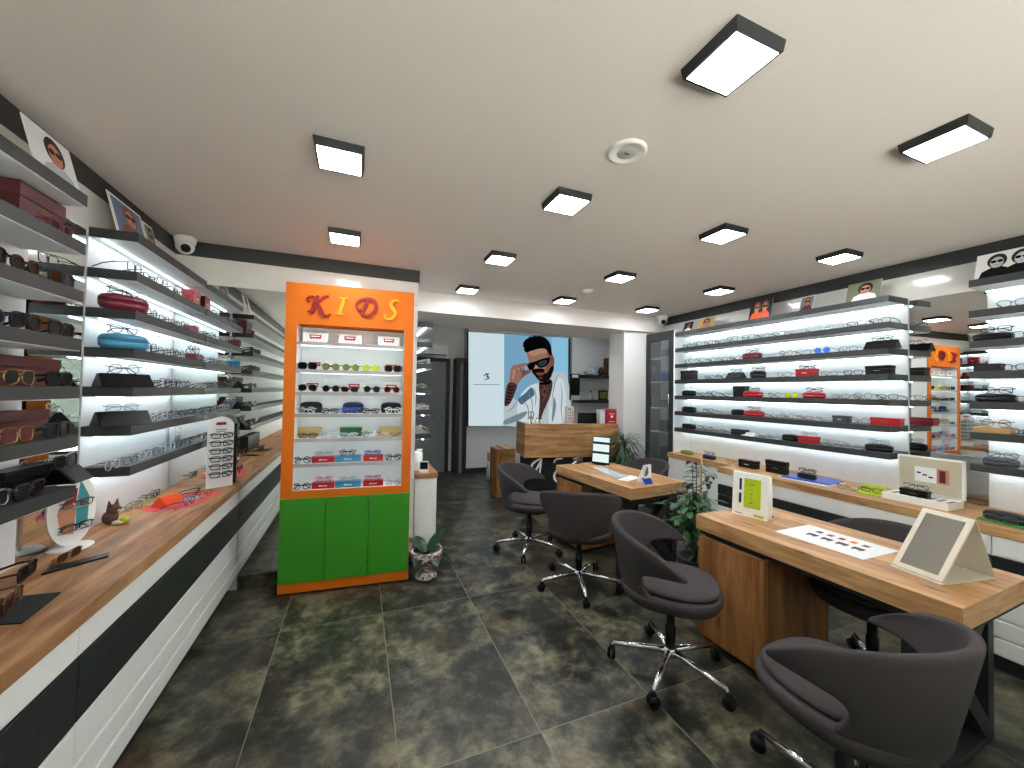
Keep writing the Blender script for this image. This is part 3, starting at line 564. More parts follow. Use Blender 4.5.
# white cabinet beyond kids cabinet
o = empty('side_cabinet', (.479, 3.43, 0)); tag(o, 'narrow white cabinet with wood top right of the orange cabinet', 'cabinet')
MB().box(0, .19, 0, .6, .06, .73, M['whitel']).build('body', o, .002); MB().box(.0, .17, .02, .6, 0, .06, M['anthd']).build('plinth', o); MB().box(0, .2, -.01, .61, .73, .77, M['wcount']).build('top', o, .002)
o = empty('photo_card', onz(424, 469, .77)-Vector((0, 0, 0)), math.radians(-15)); o.location = (.56, 3.47, .77); tag(o, 'small white instant photo card on the white side cabinet', 'card')
MB().box(-.04, .04, 0, .008, 0, .1, M['paper']).build('card', o); MB().box(-.033, .033, -.002, 0, .03, .092, M['black']).build('picture', o)
o = empty('hand_gel_bottle', (.525, 3.6, .77)); tag(o, 'white cylindrical dispenser behind the small photo card', 'dispenser'); MB().lathe([(.04, 0), (.042, .01), (.042, .15), (.03, .17), (.012, .175)], M['whitel']).build('body', o); MB().box(-.012, .04, -.01, .01, .175, .19, M['whitel']).build('nozzle', o)

#%%GLASSES
# ================================================================== EYEWEAR
def rim_pts(shape, s):
    c = s*.034; pts = []
    for k in range(14):
        a = 2*PI*k/14; x, z = math.cos(a), math.sin(a)
        if shape == 'round': X, Z = .024*x, .0235*z
        elif shape == 'rect': X, Z = .027*math.copysign(abs(x)**.55, x), .0175*math.copysign(abs(z)**.55, z)
        elif shape == 'cat': X, Z = .027*math.copysign(abs(x)**.75, x), .019*math.copysign(abs(z)**.75, z)+(.006*max(0, x*s) if z > 0 else 0)
        elif shape == 'aviator': X, Z = .028*math.copysign(abs(x)**.8, x), .024*math.copysign(abs(z)**.8, z)-(.004 if z < 0 and x*s > 0 else 0)
        elif shape == 'square': X, Z = .030*math.copysign(abs(x)**.5, x), .025*math.copysign(abs(z)**.5, z)
        pts.append((c+X, 0, Z))
    return pts
GM = {}
def glasses_parts(shape, fm, lm, r=.0016, folded=False):
    key = (shape, fm, lm, r, folded)
    if key in GM: return GM[key]
    H = {'round': .0235, 'rect': .0175, 'cat': .019, 'aviator': .028, 'square': .025}[shape]
    f = MB(); z0 = H+r
    top = 0
    for s in (-1, 1):
        pts = [(x, y+.0012*abs(x)/.03, z+z0) for x, y, z in rim_pts(shape, s)]
        f.tube(pts, r, M[fm], 5, True)
    zb = z0+H*.25
    f.tube([(-.010, 0, zb-.002), (-.004, -.002, zb+.003), (.004, -.002, zb+.003), (.010, 0, zb-.002)], r*1.05, M[fm], 5)
    if shape == 'aviator': f.tube([(-.02, 0, z0+H*.8), (.02, 0, z0+H*.8)], r, M[fm], 5)
    for s in (-1, 1): f.tube([(s*.060, 0, z0+H*.45), (s*.068, .002, z0+H*.5), (s*.070, .008, z0+H*.5)], r*1.2, M[fm], 5)
    fr_ = f.mesh('frame')
    ls = []
    for s in (-1, 1):
        l = MB(); pts = [(x, .0012*abs(x)/.03, z+z0) for x, y, z in rim_pts(shape, s)]; n = len(pts)
        l.add([(x, y-.0006, z) for x, y, z in pts]+[(x, y+.0006, z) for x, y, z in pts], [list(range(n))[::-1], list(range(n, 2*n))]+[(i, (i+1) % n, n+(i+1) % n, n+i) for i in range(n)], M[lm]); ls.append(l.mesh('lens'))
    ts = []
    for s in (-1, 1):
        t = MB()
        if folded: pts = [(s*.070, .008, z0+H*.5), (s*.05, .014+.004*(s > 0), z0+H*.4), (-s*.03, .02+.005*(s > 0), z0), (-s*.055, .02+.005*(s > 0), .004)]
        else: pts = [(s*.070, .008, z0+H*.5), (s*.071, .05, z0+H*.35), (s*.07, .095, z0*.8), (s*.066, .118, z0*.35), (s*.062, .135, r*1.3)]
        t.tube(pts, [r*1.2, r*1.3, r*1.3, r*1.5, r*1.3][:len(pts)], M[fm], 5); ts.append(t.mesh('temple'))
    one = MB()
    for me in [fr_]+ls+ts:
        ms = list(me.materials); b = len(one.v); one.v += [tuple(v.co) for v in me.vertices]
        for p in me.polygons: one.f.append([b+i for i in p.vertices]); one.m.append(one.mi(ms[p.material_index])); one.sm.append(p.use_smooth)
    GM[key] = (fr_, ls, ts, one.mesh('eyeglasses')); return GM[key]
DESC = dict(black='black', gold='thin gold', silver='thin silver', clearf='clear pale', tort='brown tortoise', bluef='blue', red='red', navy='dark navy', pink='pink', blackm='matte black', lime='lime', burg='burgundy', paper='white', orangep='orange', steel='grey metal', blue='light blue', lensolive='olive green', tan='beige')
LENSD = dict(lens='', slens=' dark-lens', blens=' brown-lens', lensblue=' blue-lens', lenslime=' lime-lens', lensolive=' olive-lens', lenswine=' wine-lens')
N_G = [0]
def glasses(loc, rz, shape, fm, lm='lens', where='', group=None, detail=False, r=.0017, folded=False, tilt=None, s=1.0):
    fr_, ls, ts, one = glasses_parts(shape, fm, lm, r, folded); sun = lm != 'lens'
    name = 'sunglasses' if sun else 'eyeglasses'
    if detail:
        o = empty(name, loc, rz)
        for me, n in [(fr_, 'frame'), (ls[0], 'lens'), (ls[1], 'lens'), (ts[0], 'temple'), (ts[1], 'temple')]:
            c = bpy.data.objects.new(n, me); COL.objects.link(c); c.parent = o
    else:
        o = bpy.data.objects.new(name, one); COL.objects.link(o); o.location = loc; o.rotation_euler = (0, 0, rz)
    if tilt: o.rotation_euler = (tilt[0], tilt[1], rz)
    o.scale = (s, s, s)
    shp = {'rect': 'rectangular', 'round': 'round', 'cat': 'cat-eye', 'aviator': 'aviator', 'square': 'square'}[shape]
    lb = '%s%s %s %s%s' % (DESC[fm], LENSD[lm] if sun and fm in ('black', 'gold', 'clearf', 'red', 'tort', 'lime') else '', shp, 'sunglasses' if sun else 'glasses', ', '+where)
    return tag(o, lb, 'sunglasses' if sun else 'eyeglasses', group)
def case(kind, loc, rz, m, label, group=None, L=.16, W=.06, H=.045, logo=None):
    """glasses case: 'hard' rounded clam shell (> lid), 'prism' folding triangle, 'box' carton (> lid)"""
    o = empty('glasses_case', loc, rz); tag(o, label, 'glasses case' if kind != 'box' else 'box', group); mm = M[m]
    if kind == 'box': o.name = 'glasses_box'
    if kind == 'hard':
        for part, z0, z1, up in (('shell', 0, .5, 0), ('lid', .52, 1, 1)):
            q = MB(); n = 24; prof = ([(.80, 0), (.97, .2), (1, .5)] if not up else [(1, .52), (.97, .78), (.82, .95), (.5, 1)]); vs = []; fs = []
            for k, (sc_, t) in enumerate(prof):
                for j in range(n):
                    a = 2*PI*j/n; x = math.copysign(abs(math.cos(a))**.5, math.cos(a)); y = math.copysign(abs(math.sin(a))**.8, math.sin(a))
                    sx_ = sc_ if sc_ > .6 else .75
                    vs.append((L/2*x*(1-(1-sx_)*.5), W/2*y*sc_, H*t*(1 if not up else (1-.12*abs(x)**3 if t > .6 else 1))))
            for k in range(len(prof)-1): fs += [(k*n+j, k*n+(j+1) % n, (k+1)*n+(j+1) % n, (k+1)*n+j) for j in range(n)]
            fs += [list(range(n))[::-1], [(len(prof)-1)*n+j for j in range(n)]]; q.add(vs, fs, mm, True); q.build(part, o)
    elif kind == 'prism':
        MB().prism([(-W*.55, 0), (W*.55, 0), (W*.08, H), (-W*.08, H)], -L/2, L/2, mm, 'yz').build('body', o, .002)
        MB().prism([(-W*.56, .004), (-W*.10, H*1.0), (-W*.09, H*1.03), (-W*.6, .004)], -L/2+.004, L/2-.004, mm, 'yz').build('flap', o)
    else:
        MB().box(-L/2, L/2, -W/2, W/2, 0, H*.62, mm).build('body', o, .002); MB().box(-L/2-.002, L/2+.002, -W/2-.002, W/2+.002, H*.63, H, mm).build('lid', o, .002)
    if logo: MB().box(-L*.14, L*.14, -W/2-.0035, -W/2-.002, H*.4, H*.4+.006, M[logo]).build('logo', o)
    return o
def count_label(i, n): return ORD[i]

RZR = -PI/2     # front faces -x (right wall items face the aisle)
RZL = PI/2
# ---- long right bay: entries by picture column: g=glasses, other kinds = cases
XG = XR-.257+.03
def seq(a, b, n): return [a+(b-a)*i/(max(n-1, 1)) for i in range(n)]
R = random.Random(3)
mix = ['black', 'silver', 'gold', 'black', 'tort', 'steel', 'navy', 'clearf', 'black', 'silver', 'blackm', 'gold']
shp = ['rect', 'round', 'cat', 'rect', 'square', 'round', 'rect', 'aviator']
OCC = {}
def spread(key, ys, step=.148):
    """keep pairs a hand's breadth apart and clear of the cases on the same shelf"""
    out = []; occ = OCC.get(key, [])
    for y in sorted(ys):
        y0 = y
        for _ in range(4):
            if out and y-out[-1] < step: y = out[-1]+step
            for a, b in occ:
                if a-.073 < y < b+.073: y = b+.074 if (y > (a+b)/2 or (out and a-.074-out[-1] < step)) else a-.074
        if abs(y-y0) < .11 and not any(a-.072 < y < b+.072 for a, b in occ) and not (out and y-out[-1] < step-.001): out.append(y)
    return out
ROWS = []
def right_row(*a): ROWS.append((_right_row, a))
def left_row(*a): ROWS.append((_left_row, a))
def _right_row(i, gl, z=None, X=XG):
    z = ZS[i] if z is None else z
    gl = [((t[0] if True else 0), yat(t[0], X, z), t) for t in gl]; ys = spread(('R', i), [g[1] for g in gl if g[1] < 3.55]); ys.sort(reverse=True)
    for k, y in enumerate(ys):
        t = min(gl, key=lambda g: abs(g[1]-y))[2]
        px, fm, shape, lm = (list(t)+[None]*4)[:4]
        fm = fm or R.choice(mix); shape = shape or R.choice(shp); lm = lm or 'lens'
        glasses((X, y, z), RZR, shape, fm, lm, '%s from left, %s shelf, long right bay' % (ORD[k], rown[i]), 'glasses on %s shelf of the long right bay' % rown[i], r=.0019)
right_row(1, [(p, None) for p in (681, 689, 697, 706, 714)]+[(724, 'black'), (732, 'black'), (746, 'black'), (756, 'blackm'), (768, 'black'), (779, 'black')]+[(p, 'clearf', 'rect') for p in (797, 813, 836)]+[(866, 'silver', 'rect'), (880, 'black', 'rect')])
right_row(2, [(p, None) for p in (682, 689, 697, 704, 712)]+[(726, 'black'), (735, 'black'), (770, 'clearf'), (780, 'silver', 'round'), (790, 'gold', 'round'), (803, 'silver', 'rect'), (822, 'bluef', 'round', 'lensblue'), (848, 'silver', 'rect')])
right_row(3, [(p, 'black') for p in (702, 709, 716, 723)]+[(772, 'silver'), (784, 'gold'), (829, 'silver', 'rect'), (853, 'black', 'rect')])
right_row(4, [(p, 'black') for p in (701, 709)]+[(715, 'steel'), (722, 'black', 'rect'), (729, 'black', 'round'), (768, 'black', 'round'), (778, 'silver', 'round'), (791, 'lime', 'round', 'lenslime'), (835, 'silver', 'rect'), (848, 'black', 'round'), (861, 'silver', 'round'), (874, 'black', 'square'), (887, 'black', 'cat')])
right_row(5, [(p, None) for p in (701, 707, 713, 719, 725, 732)]+[(770, None), (779, 'black', 'rect'), (790, 'silver', 'round'), (801, 'gold', 'rect'), (812, 'silver', 'rect'), (825, 'clearf', 'rect'), (856, 'silver', 'round'), (868, 'black', 'rect')])
right_row(6, [(p, None) for p in (701, 708, 715, 722, 729)]+[(757, 'black'), (764, 'black'), (773, 'clearf'), (781, 'gold')]+[(p, 'clearf') for p in (826, 835, 844, 853, 861)])
def rcase(i, kind, px, m, lb, L=.16, W=.07, H=.05, top=None, logo=None, X=XR-.257+.05, z=None):
    z = ZS[i] if z is None else z; y = yat(px, X, z); gr = 'cases on the right wall shelves'
    if y > 1.4: OCC.setdefault(('R', i), []).append((y-L/2, y+L/2))
    case(kind, (X, y, z), RZR, M and m, lb, gr, L, W, H, logo)
    if top: glasses((X-.0, y, z+H), RZR, top[1], top[0], 'lens', 'on top of the '+top[2], None, r=.0019, folded=True)
rcase(2, 'hard', 752, 'burg', 'burgundy hard case on third shelf of the long right bay', L=.2, H=.06, top=('silver', 'rect', 'burgundy case on the third right shelf'))
rcase(2, 'prism', 882, 'black', 'black folded case at the near end of third right shelf', L=.19, W=.09, H=.06, top=('silver', 'rect', 'black case at near end, third right shelf'))
rcase(3, 'box', 689, 'blackm', 'dark upright box at far end, fourth shelf of right bay', L=.19, H=.11)
rcase(3, 'prism', 736, 'blackm', 'black folding case on fourth right shelf, far one', L=.17, W=.09, H=.06, top=('silver', 'round', 'far folding case, fourth right shelf'))
rcase(3, 'hard', 758, 'blackm', 'black rounded case with pale glasses, fourth right shelf middle', L=.15, H=.07, top=('burg', 'rect', 'rounded case in middle, fourth right shelf'))
rcase(3, 'box', 807, 'red', 'bright red box with glasses on top, fourth right shelf', L=.15, H=.065, top=('black', 'rect', 'red box on the fourth right shelf'), logo='paper')
rcase(3, 'box', 880, 'black', 'black box with pale logo at near end, fourth right shelf', L=.15, H=.065, logo='silver')
rcase(4, 'hard', 689, 'black', 'black hard case at far end, fifth shelf of right bay', L=.19, H=.065)
rcase(4, 'box', 741, 'blackm', 'tall dark box behind red case, fifth right shelf', L=.13, H=.11, X=XR-.14)
rcase(4, 'hard', 753, 'red', 'far red rounded case with glasses on fifth right shelf', L=.2, H=.06, top=('black', 'rect', 'far red case, fifth right shelf'))
rcase(4, 'hard', 814, 'red', 'near red rounded case with glasses on fifth right shelf', L=.18, H=.055, top=('black', 'rect', 'near red case, fifth right shelf'))
rcase(5, 'hard', 689, 'black', 'black hard case at far end, sixth shelf of right bay', L=.19, H=.065)
rcase(5, 'hard', 738, 'blackm', 'dark case left of red case on sixth right shelf', L=.14, H=.06, X=XR-.13)
rcase(5, 'hard', 754, 'red', 'red rounded case on sixth right shelf, middle', L=.2, H=.06, top=('silver', 'rect', 'red rounded case, sixth right shelf'))
rcase(5, 'box', 842, 'felt', 'dark grey box on sixth right shelf between the glasses', L=.1, H=.055, logo='paper')
rcase(5, 'box', 887, 'red', 'long red box at the near end of sixth right shelf', L=.17, H=.058, logo='gold')
rcase(6, 'hard', 689, 'black', 'black hard case at far end, lowest shelf of right bay', L=.19, H=.06)
rcase(6, 'box', 740, 'blackm', 'small black box on lowest right shelf, left of white case', L=.15, H=.055)
rcase(6, 'prism', 750, 'paper', 'white soft case on lowest right shelf', L=.12, W=.09, H=.035, X=XR-.2)
rcase(6, 'hard', 790, 'black', 'black glossy case left of red box, lowest right shelf', L=.13, H=.06)
rcase(6, 'box', 809, 'red', 'red box with glasses on top, lowest right shelf', L=.14, H=.06, top=('clearf', 'rect', 'red box on the lowest right shelf'))
rcase(6, 'hard', 879, 'black', 'black oval case at the near end of lowest right shelf', L=.17, H=.055, top=('clearf', 'rect', 'black oval case, lowest right shelf'))
# ---- near right bay
XN = XR-.26+.03
def ng(i, px, fm, shape, lb, dz=0, folded=False):
    z = ZS[i]+dz; o = glasses((XN, yat(px, XN, z), z), RZR, shape, fm, 'lens', lb, 'glasses of the near right bay', True, .0021, folded); return o
ng(1, 1013, 'silver', 'cat', 'second shelf of the near right bay'); 
rcase(2, 'hard', 993, 'black', 'black soft rounded case on third shelf, near right bay', L=.17, W=.08, H=.045, X=XR-.21); ng(2, 996, 'black', 'rect', 'lying on black case, third shelf, near right bay', .045, True)
ng(2, 1026, 'silver', 'rect', 'at picture edge, third shelf, near right bay')
rcase(3, 'box', 989, 'blackm', 'flat dark box on fourth shelf, near right bay', L=.11, W=.07, H=.045, X=XR-.22); ng(3, 1014, 'black', 'rect', 'right of dark box, fourth shelf, near right bay')
rcase(4, 'hard', 996, 'black', 'black fuzzy rounded case on fifth shelf, near right bay', L=.17, W=.08, H=.05, X=XR-.21); ng(4, 997, 'black', 'cat', 'on black case, fifth shelf, near right bay', .05, True)
ng(4, 1027, 'black', 'rect', 'cut by picture edge, fifth shelf, near right bay')
rcase(5, 'box', 994, 'bamboo', 'light brown wooden case on sixth shelf, near right bay', L=.15, W=.07, H=.035, X=XR-.21); ng(5, 996, 'gold', 'round', 'on light brown case, sixth shelf, near right bay', .035, True)
ng(5, 1021, 'black', 'rect', 'beside brown case, sixth shelf, near right bay')
rcase(6, 'hard', 1001, 'felt', 'grey cylinder case on lowest shelf, near right bay', L=.145, W=.07, H=.05, X=XR-.21); ng(6, 1002, 'silver', 'rect', 'on grey case, lowest shelf, near right bay', .05, True)

# ---- far left bay
XGL = XL+.187-.03
def _left_row(i, gl, X=XGL):
    z = ZS[i]; ys = spread(('L', i), [y for y in (yat(t[0], X, z) for t in gl) if y < 3.33])
    for k, y in enumerate(ys):
        t = min(gl, key=lambda t: abs(yat(t[0], X, z)-y))
        px, fm, shape, lm = (list(t)+[None]*4)[:4]
        glasses((X, y, z), RZL, shape or R.choice(shp), fm or R.choice(mix), lm or 'lens', '%s from left, %s shelf, far left bay' % (ORD[k], rown[i]), 'glasses on %s shelf of the far left bay' % rown[i], r=.0019)
left_row(1, [(p, f_) for p, f_ in ((135, 'black'), (148, 'black'), (158, 'black'), (166, 'silver'), (173, 'black'), (179, 'gold'))])
left_row(2, [(p, f_) for p, f_ in ((152, 'black'), (161, 'silver'), (168, 'black'), (174, 'gold'), (180, 'black'), (191, 'silver'))])
left_row(3, [(p, f_) for p, f_ in ((151, 'black'), (160, 'clearf'), (167, 'silver'), (174, 'black'), (180, 'black'))])
left_row(4, [(p, f_) for p, f_ in ((153, 'black'), (161, 'black'), (168, 'tort'), (174, 'black'), (180, 'gold'), (188, 'black'))])
left_row(5, [(p, f_) for p, f_ in ((150, 'clearf'), (159, 'bluef'), (166, 'clearf'), (173, 'silver'), (179, 'black'), (185, 'black'), (191, 'black'), (197, 'silver'))])
left_row(6, [(p, f_) for p, f_ in ((113, 'clearf'), (131, 'silver'), (146, 'clearf'), (157, 'silver'), (166, 'black'), (174, 'clearf'), (181, 'black'), (188, 'black'), (194, 'black'))])
def lcase(i, kind, px, m, lb, L=.16, W=.07, H=.05, top=None, X=XL+.187-.06, rz=RZL, logo=None):
    z = ZS[i]; y = yat(px, X, z); OCC.setdefault(('L', i), []).append((y-L/2, y+L/2)); case(kind, (X, y, z), rz, m, lb, 'cases on the far left bay', L, W, H, logo)
    if top: glasses((X, y, z+H), rz, top[1], top[0], 'lens', 'on top of the '+top[2], None, r=.0019, folded=True)
lcase(1, 'box', 191, 'red', 'tall bright red box on second shelf of far left bay', L=.11, H=.10, logo='paper'); lcase(1, 'box', 202, 'red', 'second red box at far end, second shelf, far left bay', L=.09, H=.09)
lcase(2, 'hard', 124, 'burg', 'burgundy rounded case on third shelf, far left bay', L=.2, W=.09, H=.075, rz=RZL-.55, top=('black', 'rect', 'burgundy case, third shelf, far left bay'))
lcase(2, 'box', 192, 'red', 'red box with white logo, third shelf, far left bay', L=.1, H=.06, logo='paper', X=XL+.1)
lcase(2, 'box', 201, 'red', 'small red box at far end of third left shelf', L=.08, H=.055)
lcase(3, 'hard', 124, 'blue', 'light blue rounded case on fourth shelf, far left bay', L=.2, W=.09, H=.075, rz=RZL-.55, top=('black', 'round', 'blue case, fourth shelf, far left bay'))
lcase(3, 'hard', 193, 'burg', 'wine red case at far end, fourth shelf, far left bay', L=.14, H=.055, top=('black', 'round', 'wine red case, fourth left shelf'))
lcase(4, 'prism', 124, 'black', 'black triangular folding case on fifth shelf, far left bay', L=.2, W=.1, H=.065, rz=RZL-.75, top=('silver', 'round', 'black triangular case, fifth left shelf'))
lcase(4, 'box', 195, 'beige', 'beige box at far end, fifth shelf of far left bay', L=.2, H=.075, X=XL+.06)
lcase(5, 'prism', 122, 'black', 'black folded case on sixth shelf, far left bay', L=.2, W=.1, H=.07, rz=RZL-.75, top=('clearf', 'rect', 'black folded case, sixth left shelf'))
lcase(6, 'box', 181, 'clearf', 'pale flat box leaning at back of lowest far left shelf', L=.3, W=.03, H=.11, X=XL+.03)
for fn, a in ROWS: fn(*a)

# ---- near left bay: big sunglasses
def sl(i, px, fm, shape, lm, lb, X=-1.055, dz=0, rz=RZL, s=1.08, r=.0042):
    z = ZS[i]+dz; return glasses((X, yat(px, X, z), z), rz, shape, fm, lm, lb, 'sunglasses of the near left bay', True, .0024 if fm == 'gold' else r, s=s)
LB = '%s shelf, near left bay'
def s1(i, lst):
    for k, t in enumerate(lst): sl(i, t[0], t[1], t[2], t[3], '%s from left, %s shelf, near left bay' % (ORD[k], rown[i]), s=t[4] if len(t) > 4 else 1.08)
s1(1, [(61, 'burg', 'cat', 'blens', 1.0)])
s1(2, [(-12, 'black', 'square', 'slens', 1.0), (26, 'black', 'round', 'slens', 1.0), (62, 'blackm', 'square', 'slens', 1.0)])
s1(3, [(-12, 'navy', 'round', 'slens', 1.0), (26, 'black', 'aviator', 'slens', 1.0), (62, 'black', 'square', 'slens', 1.0)])
s1(4, [(20, 'gold', 'aviator', 'slens', 1.0), (60, 'black', 'square', 'slens', 1.0)])
s1(5, [(18, 'gold', 'square', 'lenswine', 1.05), (58, 'black', 'square', 'slens', 1.0)])
s1(6, [(-8, 'silver', 'aviator', 'slens', 1.0), (30, 'black', 'square', 'slens', 1.0)])
def ncase(i, kind, px, m, lb, L, W, H, X=-1.12, logo=None, dz=0):
    z = ZS[i]+dz; return case(kind, (X, yat(px, X, z), z), RZL, m, lb, 'cases in the near left bay', L, W, H, logo)
ncase(1, 'box', 26, 'brown', 'reddish brown box with small gold logo, second shelf, near left bay', .22, .09, .135, -1.14, 'gold')
ncase(4, 'box', 22, 'brown', 'reddish brown box behind gold aviators, fifth shelf near left', .30, .05, .11, -1.18)
ncase(5, 'box', 10, 'brown', 'reddish brown box behind gold square sunglasses, sixth shelf', .28, .05, .10, -1.18)
ncase(6, 'box', 20, 'black', 'flat black box behind sunglasses, lowest near left shelf', .24, .06, .085, -1.17)
ncase(6, 'prism', 66, 'black', 'black triangular case at end of lowest near left shelf', .12, .1, .06, -1.10)
z = ZS[6]; glasses((-1.09, yat(66, -1.09, z+.06), z+.06), RZL, 'square', 'black', 'slens', 'lying on triangular case, lowest near left shelf', None, True, .0028, True)

# pillar side shelves: small pale glasses
for i, zz in enumerate([1.925, 1.735, 1.52, 1.33, 1.12]):
    for k in range(3):
        y = 3.49+.19*k; fm = ['silver', 'clearf', 'black', 'clearf', 'gold'][(i+k) % 5]
        glasses((.585, y, zz), RZL, ['rect', 'round', 'cat'][(i+k) % 3], fm, 'lens', '%s from near, %s pillar-side shelf' % (ORD[k], rown[i+1] if i < 4 else 'lowest'), 'glasses on the pillar side shelves', r=.0019)

#%%KIDS
# ================================================================== KIDS CABINET
K0 = Vector((-.503, 3.207, 0)); KA = math.atan2(3.13-3.207, .401+.503); KW = .907; KD = .185
kc = empty('kids_display_cabinet', K0, KA); tag(kc, 'tall orange display cabinet with KIDS sign and green lower doors', 'cabinet')
zo0, zo1 = .75, 1.972; xo0, xo1 = .078, KW-.069
q = MB()
q.box(0, xo0, 0, KD, .015, 2.275, M['orange']); q.box(xo1, KW, 0, KD, .015, 2.275, M['orange']); q.box(xo0, xo1, 0, KD, zo1, 2.275, M['orange']); q.box(xo0, xo1, 0, KD, .68, zo0, M['orange']); q.box(xo0, xo1, .01, KD, .03, .09, M['orange'])
q.build('body', kc, .0015)
MB().box(KW, KW+.002, .02, KD, .015, 2.275, M['whitel']).build('side_panel', kc)
MB().box(0.001, KW-.001, -.004, .012, .015, .088, M['orange']).build('plinth', kc, .001)
for i in range(3):
    w_ = (KW-.004)/3; MB().box(.002+i*w_+.0015, .002+(i+1)*w_-.0015, -.016, -.001, .09, .694, M['green']).build('door', kc, .0015)
q = MB(); q.box(xo0, xo1, KD-.012, KD-.001, zo0, zo1, M['panel']); q.box(xo0, xo0+.002, .01, KD-.012, zo0, zo1, M['panel']); q.box(xo1-.002, xo1, .01, KD-.012, zo0, zo1, M['panel']); q.box(xo0, xo1, .01, KD-.012, zo0-.001, zo0+.001, M['panel']); q.build('back_panel', kc)
for x in (.06, KW-.06):
    MB().lathe([(.02, 0), (.02, .015)], M['black'], (x, .04, 0), 12).build('foot', kc)
kz = [ony(295.5, v, 3.21).z for v in (341, 369, 391.5, 413.6, 438.6, 464)]
zall = kz+[zo0]
for z in kz:
    s_ = MB(); s_.box(xo0, xo1, .012, KD-.012, z-.02, z, M['panel']); s_.box(xo0, xo1, .006, .012, z-.026, z, mat('shelf_lip_grey', (176, 170, 166), .4)); s_ = s_.build('shelf', kc)
    MB().box(xo0+.02, xo1-.02, .05, .056, z-.026, z-.02, M['glow']).build('led_strip', s_)
def kmap(x, y):      # enlargement pixels -> cabinet front
    t = (x-38)/824; top = 75+75*t; return (t*KW, 2.275-(y-top)*.303/(285-50*t))
def letter(name, strokes, m):
    q = MB()
    for pts, ws in strokes:
        Lf, Rt = stroke(pts, [w_*1.25 for w_ in ws], 5)
        for i in range(len(Lf)-1): q.prism([kmap(*v) for v in (Lf[i], Lf[i+1], Rt[i+1], Rt[i])], -.016, 0, M[m], 'xz')
    q.build(name, kc)
letter('letter_k', [([(212, 182), (185, 178), (168, 192), (172, 206), (184, 208)], [10, 12, 12, 9]), ([(232, 170), (216, 220), (200, 278), (188, 286)], [14, 22, 22, 10]), ([(172, 276), (190, 281), (214, 278)], [7, 9, 7]), ([(298, 172), (268, 184), (238, 212), (216, 228)], [9, 14, 13, 7]), ([(228, 222), (246, 256), (264, 296), (290, 306), (312, 292)], [12, 22, 20, 12, 6])], 'dred')
letter('letter_i', [([(394, 188), (384, 235), (370, 288)], [15, 18, 15]), ([(366, 186), (392, 186), (420, 188)], [8, 10, 8]), ([(344, 288), (370, 290), (398, 290)], [8, 10, 8])], 'yellow')
letter('letter_d', [([(545, 200), (530, 240), (514, 288)], [15, 20, 14]), ([(508, 292), (550, 298), (590, 276), (604, 236), (584, 202), (545, 190), (502, 196), (478, 218), (476, 246), (490, 262), (504, 256)], [10, 14, 20, 22, 18, 13, 13, 12, 12, 10])], 'dred')
letter('letter_s', [([(752, 212), (742, 198), (714, 204), (700, 226), (714, 250), (732, 272), (718, 306), (684, 318), (660, 304), (668, 286)], [9, 10, 14, 18, 20, 18, 15, 12, 10, 9])], 'yellow')
def kloc(u, d, z): c, s = math.cos(KA), math.sin(KA); return K0+Vector((c*u-s*d, s*u+c*d, z))
def ku(px, z):       # picture column -> distance along the cabinet front
    best = min(((abs((lambda p: 512+F*((p-CAM).dot(_r))/((p-CAM).dot(_fw)))(kloc(u_/200*KW, .05, z))-px)), u_/200*KW) for u_ in range(201)); return best[1]
krow = ['top', 'second', 'third', 'fourth', 'fifth', 'sixth', 'lowest']
def kbox(row, px, w_, h, d, m, lb, deep=.10, kind='toy'):
    z = zall[row]; o = empty('glasses_box', kloc(ku(px, z), deep, z), KA); tag(o, lb, 'box', 'boxes in the kids cabinet')
    MB().box(-w_/2, w_/2, -d/2, d/2, 0, h, M[m]).build('body', o, .0015)
    q = MB()
    if kind == 'awn':
        y = -d/2-.001; pts = [(-.038, h*.42), (-.042, h*.78), (.042, h*.78), (.038, h*.42)]+[(.038-.076*k/8, h*.42-(.006 if k % 2 else 0)) for k in range(1, 8)]
        q.prism(pts, y, y+.001, M['red'], 'xz'); q.box(-.03, .03, y-.001, y, h*.56, h*.66, M['paper'])
    else:
        y = -d/2-.001; q.box(-.028, -.004, y, y+.001, h*.4, h*.58, M['paper']); q.box(0, .028, y, y+.001, h*.4, h*.54, M['paper'])
    q.build('logo', o); return o
for k, px in enumerate((315.5, 350, 389)): kbox(0, px, .165, .075, .06, 'paper', 'white box with red awning logo, %s on the top kids shelf' % ('left', 'middle', 'right')[k], .07, 'awn')
for k, px in enumerate((313, 391)): kbox(1, px, .16, .08, .04, 'paper', 'white box at %s back of the second kids shelf' % ('left', 'right')[k], .13, 'awn')
for k, px in enumerate((311, 353, 391)): kbox(2, px, .16, .085, .04, 'paper', 'white red-logo box at back of third kids shelf, %s' % ('left', 'middle', 'right')[k], .13, 'awn')
for row in (5, 6):
    for k, (px, m_) in enumerate(((323.5, 'red'), (348.0, 'blue'), (373, 'red'))):
        kbox(row, px, (.155, .178, .145)[k], .045, .06, m_, '%s carton, %s of three on the %s kids shelf' % (('crimson', 'blue', 'crimson')[k], ('left', 'middle', 'right')[k], krow[row]), .055, 'x')
        z = zall[row]+.045; p = kloc(ku(px, z), .045, z)
        glasses(p, KA, ['round', 'rect', 'cat'][(k+row) % 3], [['clearf', 'black', 'bluef'], ['pink', 'clearf', 'pink']][row-5][k], 'lens', 'on the %s carton, %s kids shelf' % (('left crimson', 'blue', 'right crimson')[k], krow[row]), 'childrens glasses in the kids cabinet', True, .0026, True, s=.9)
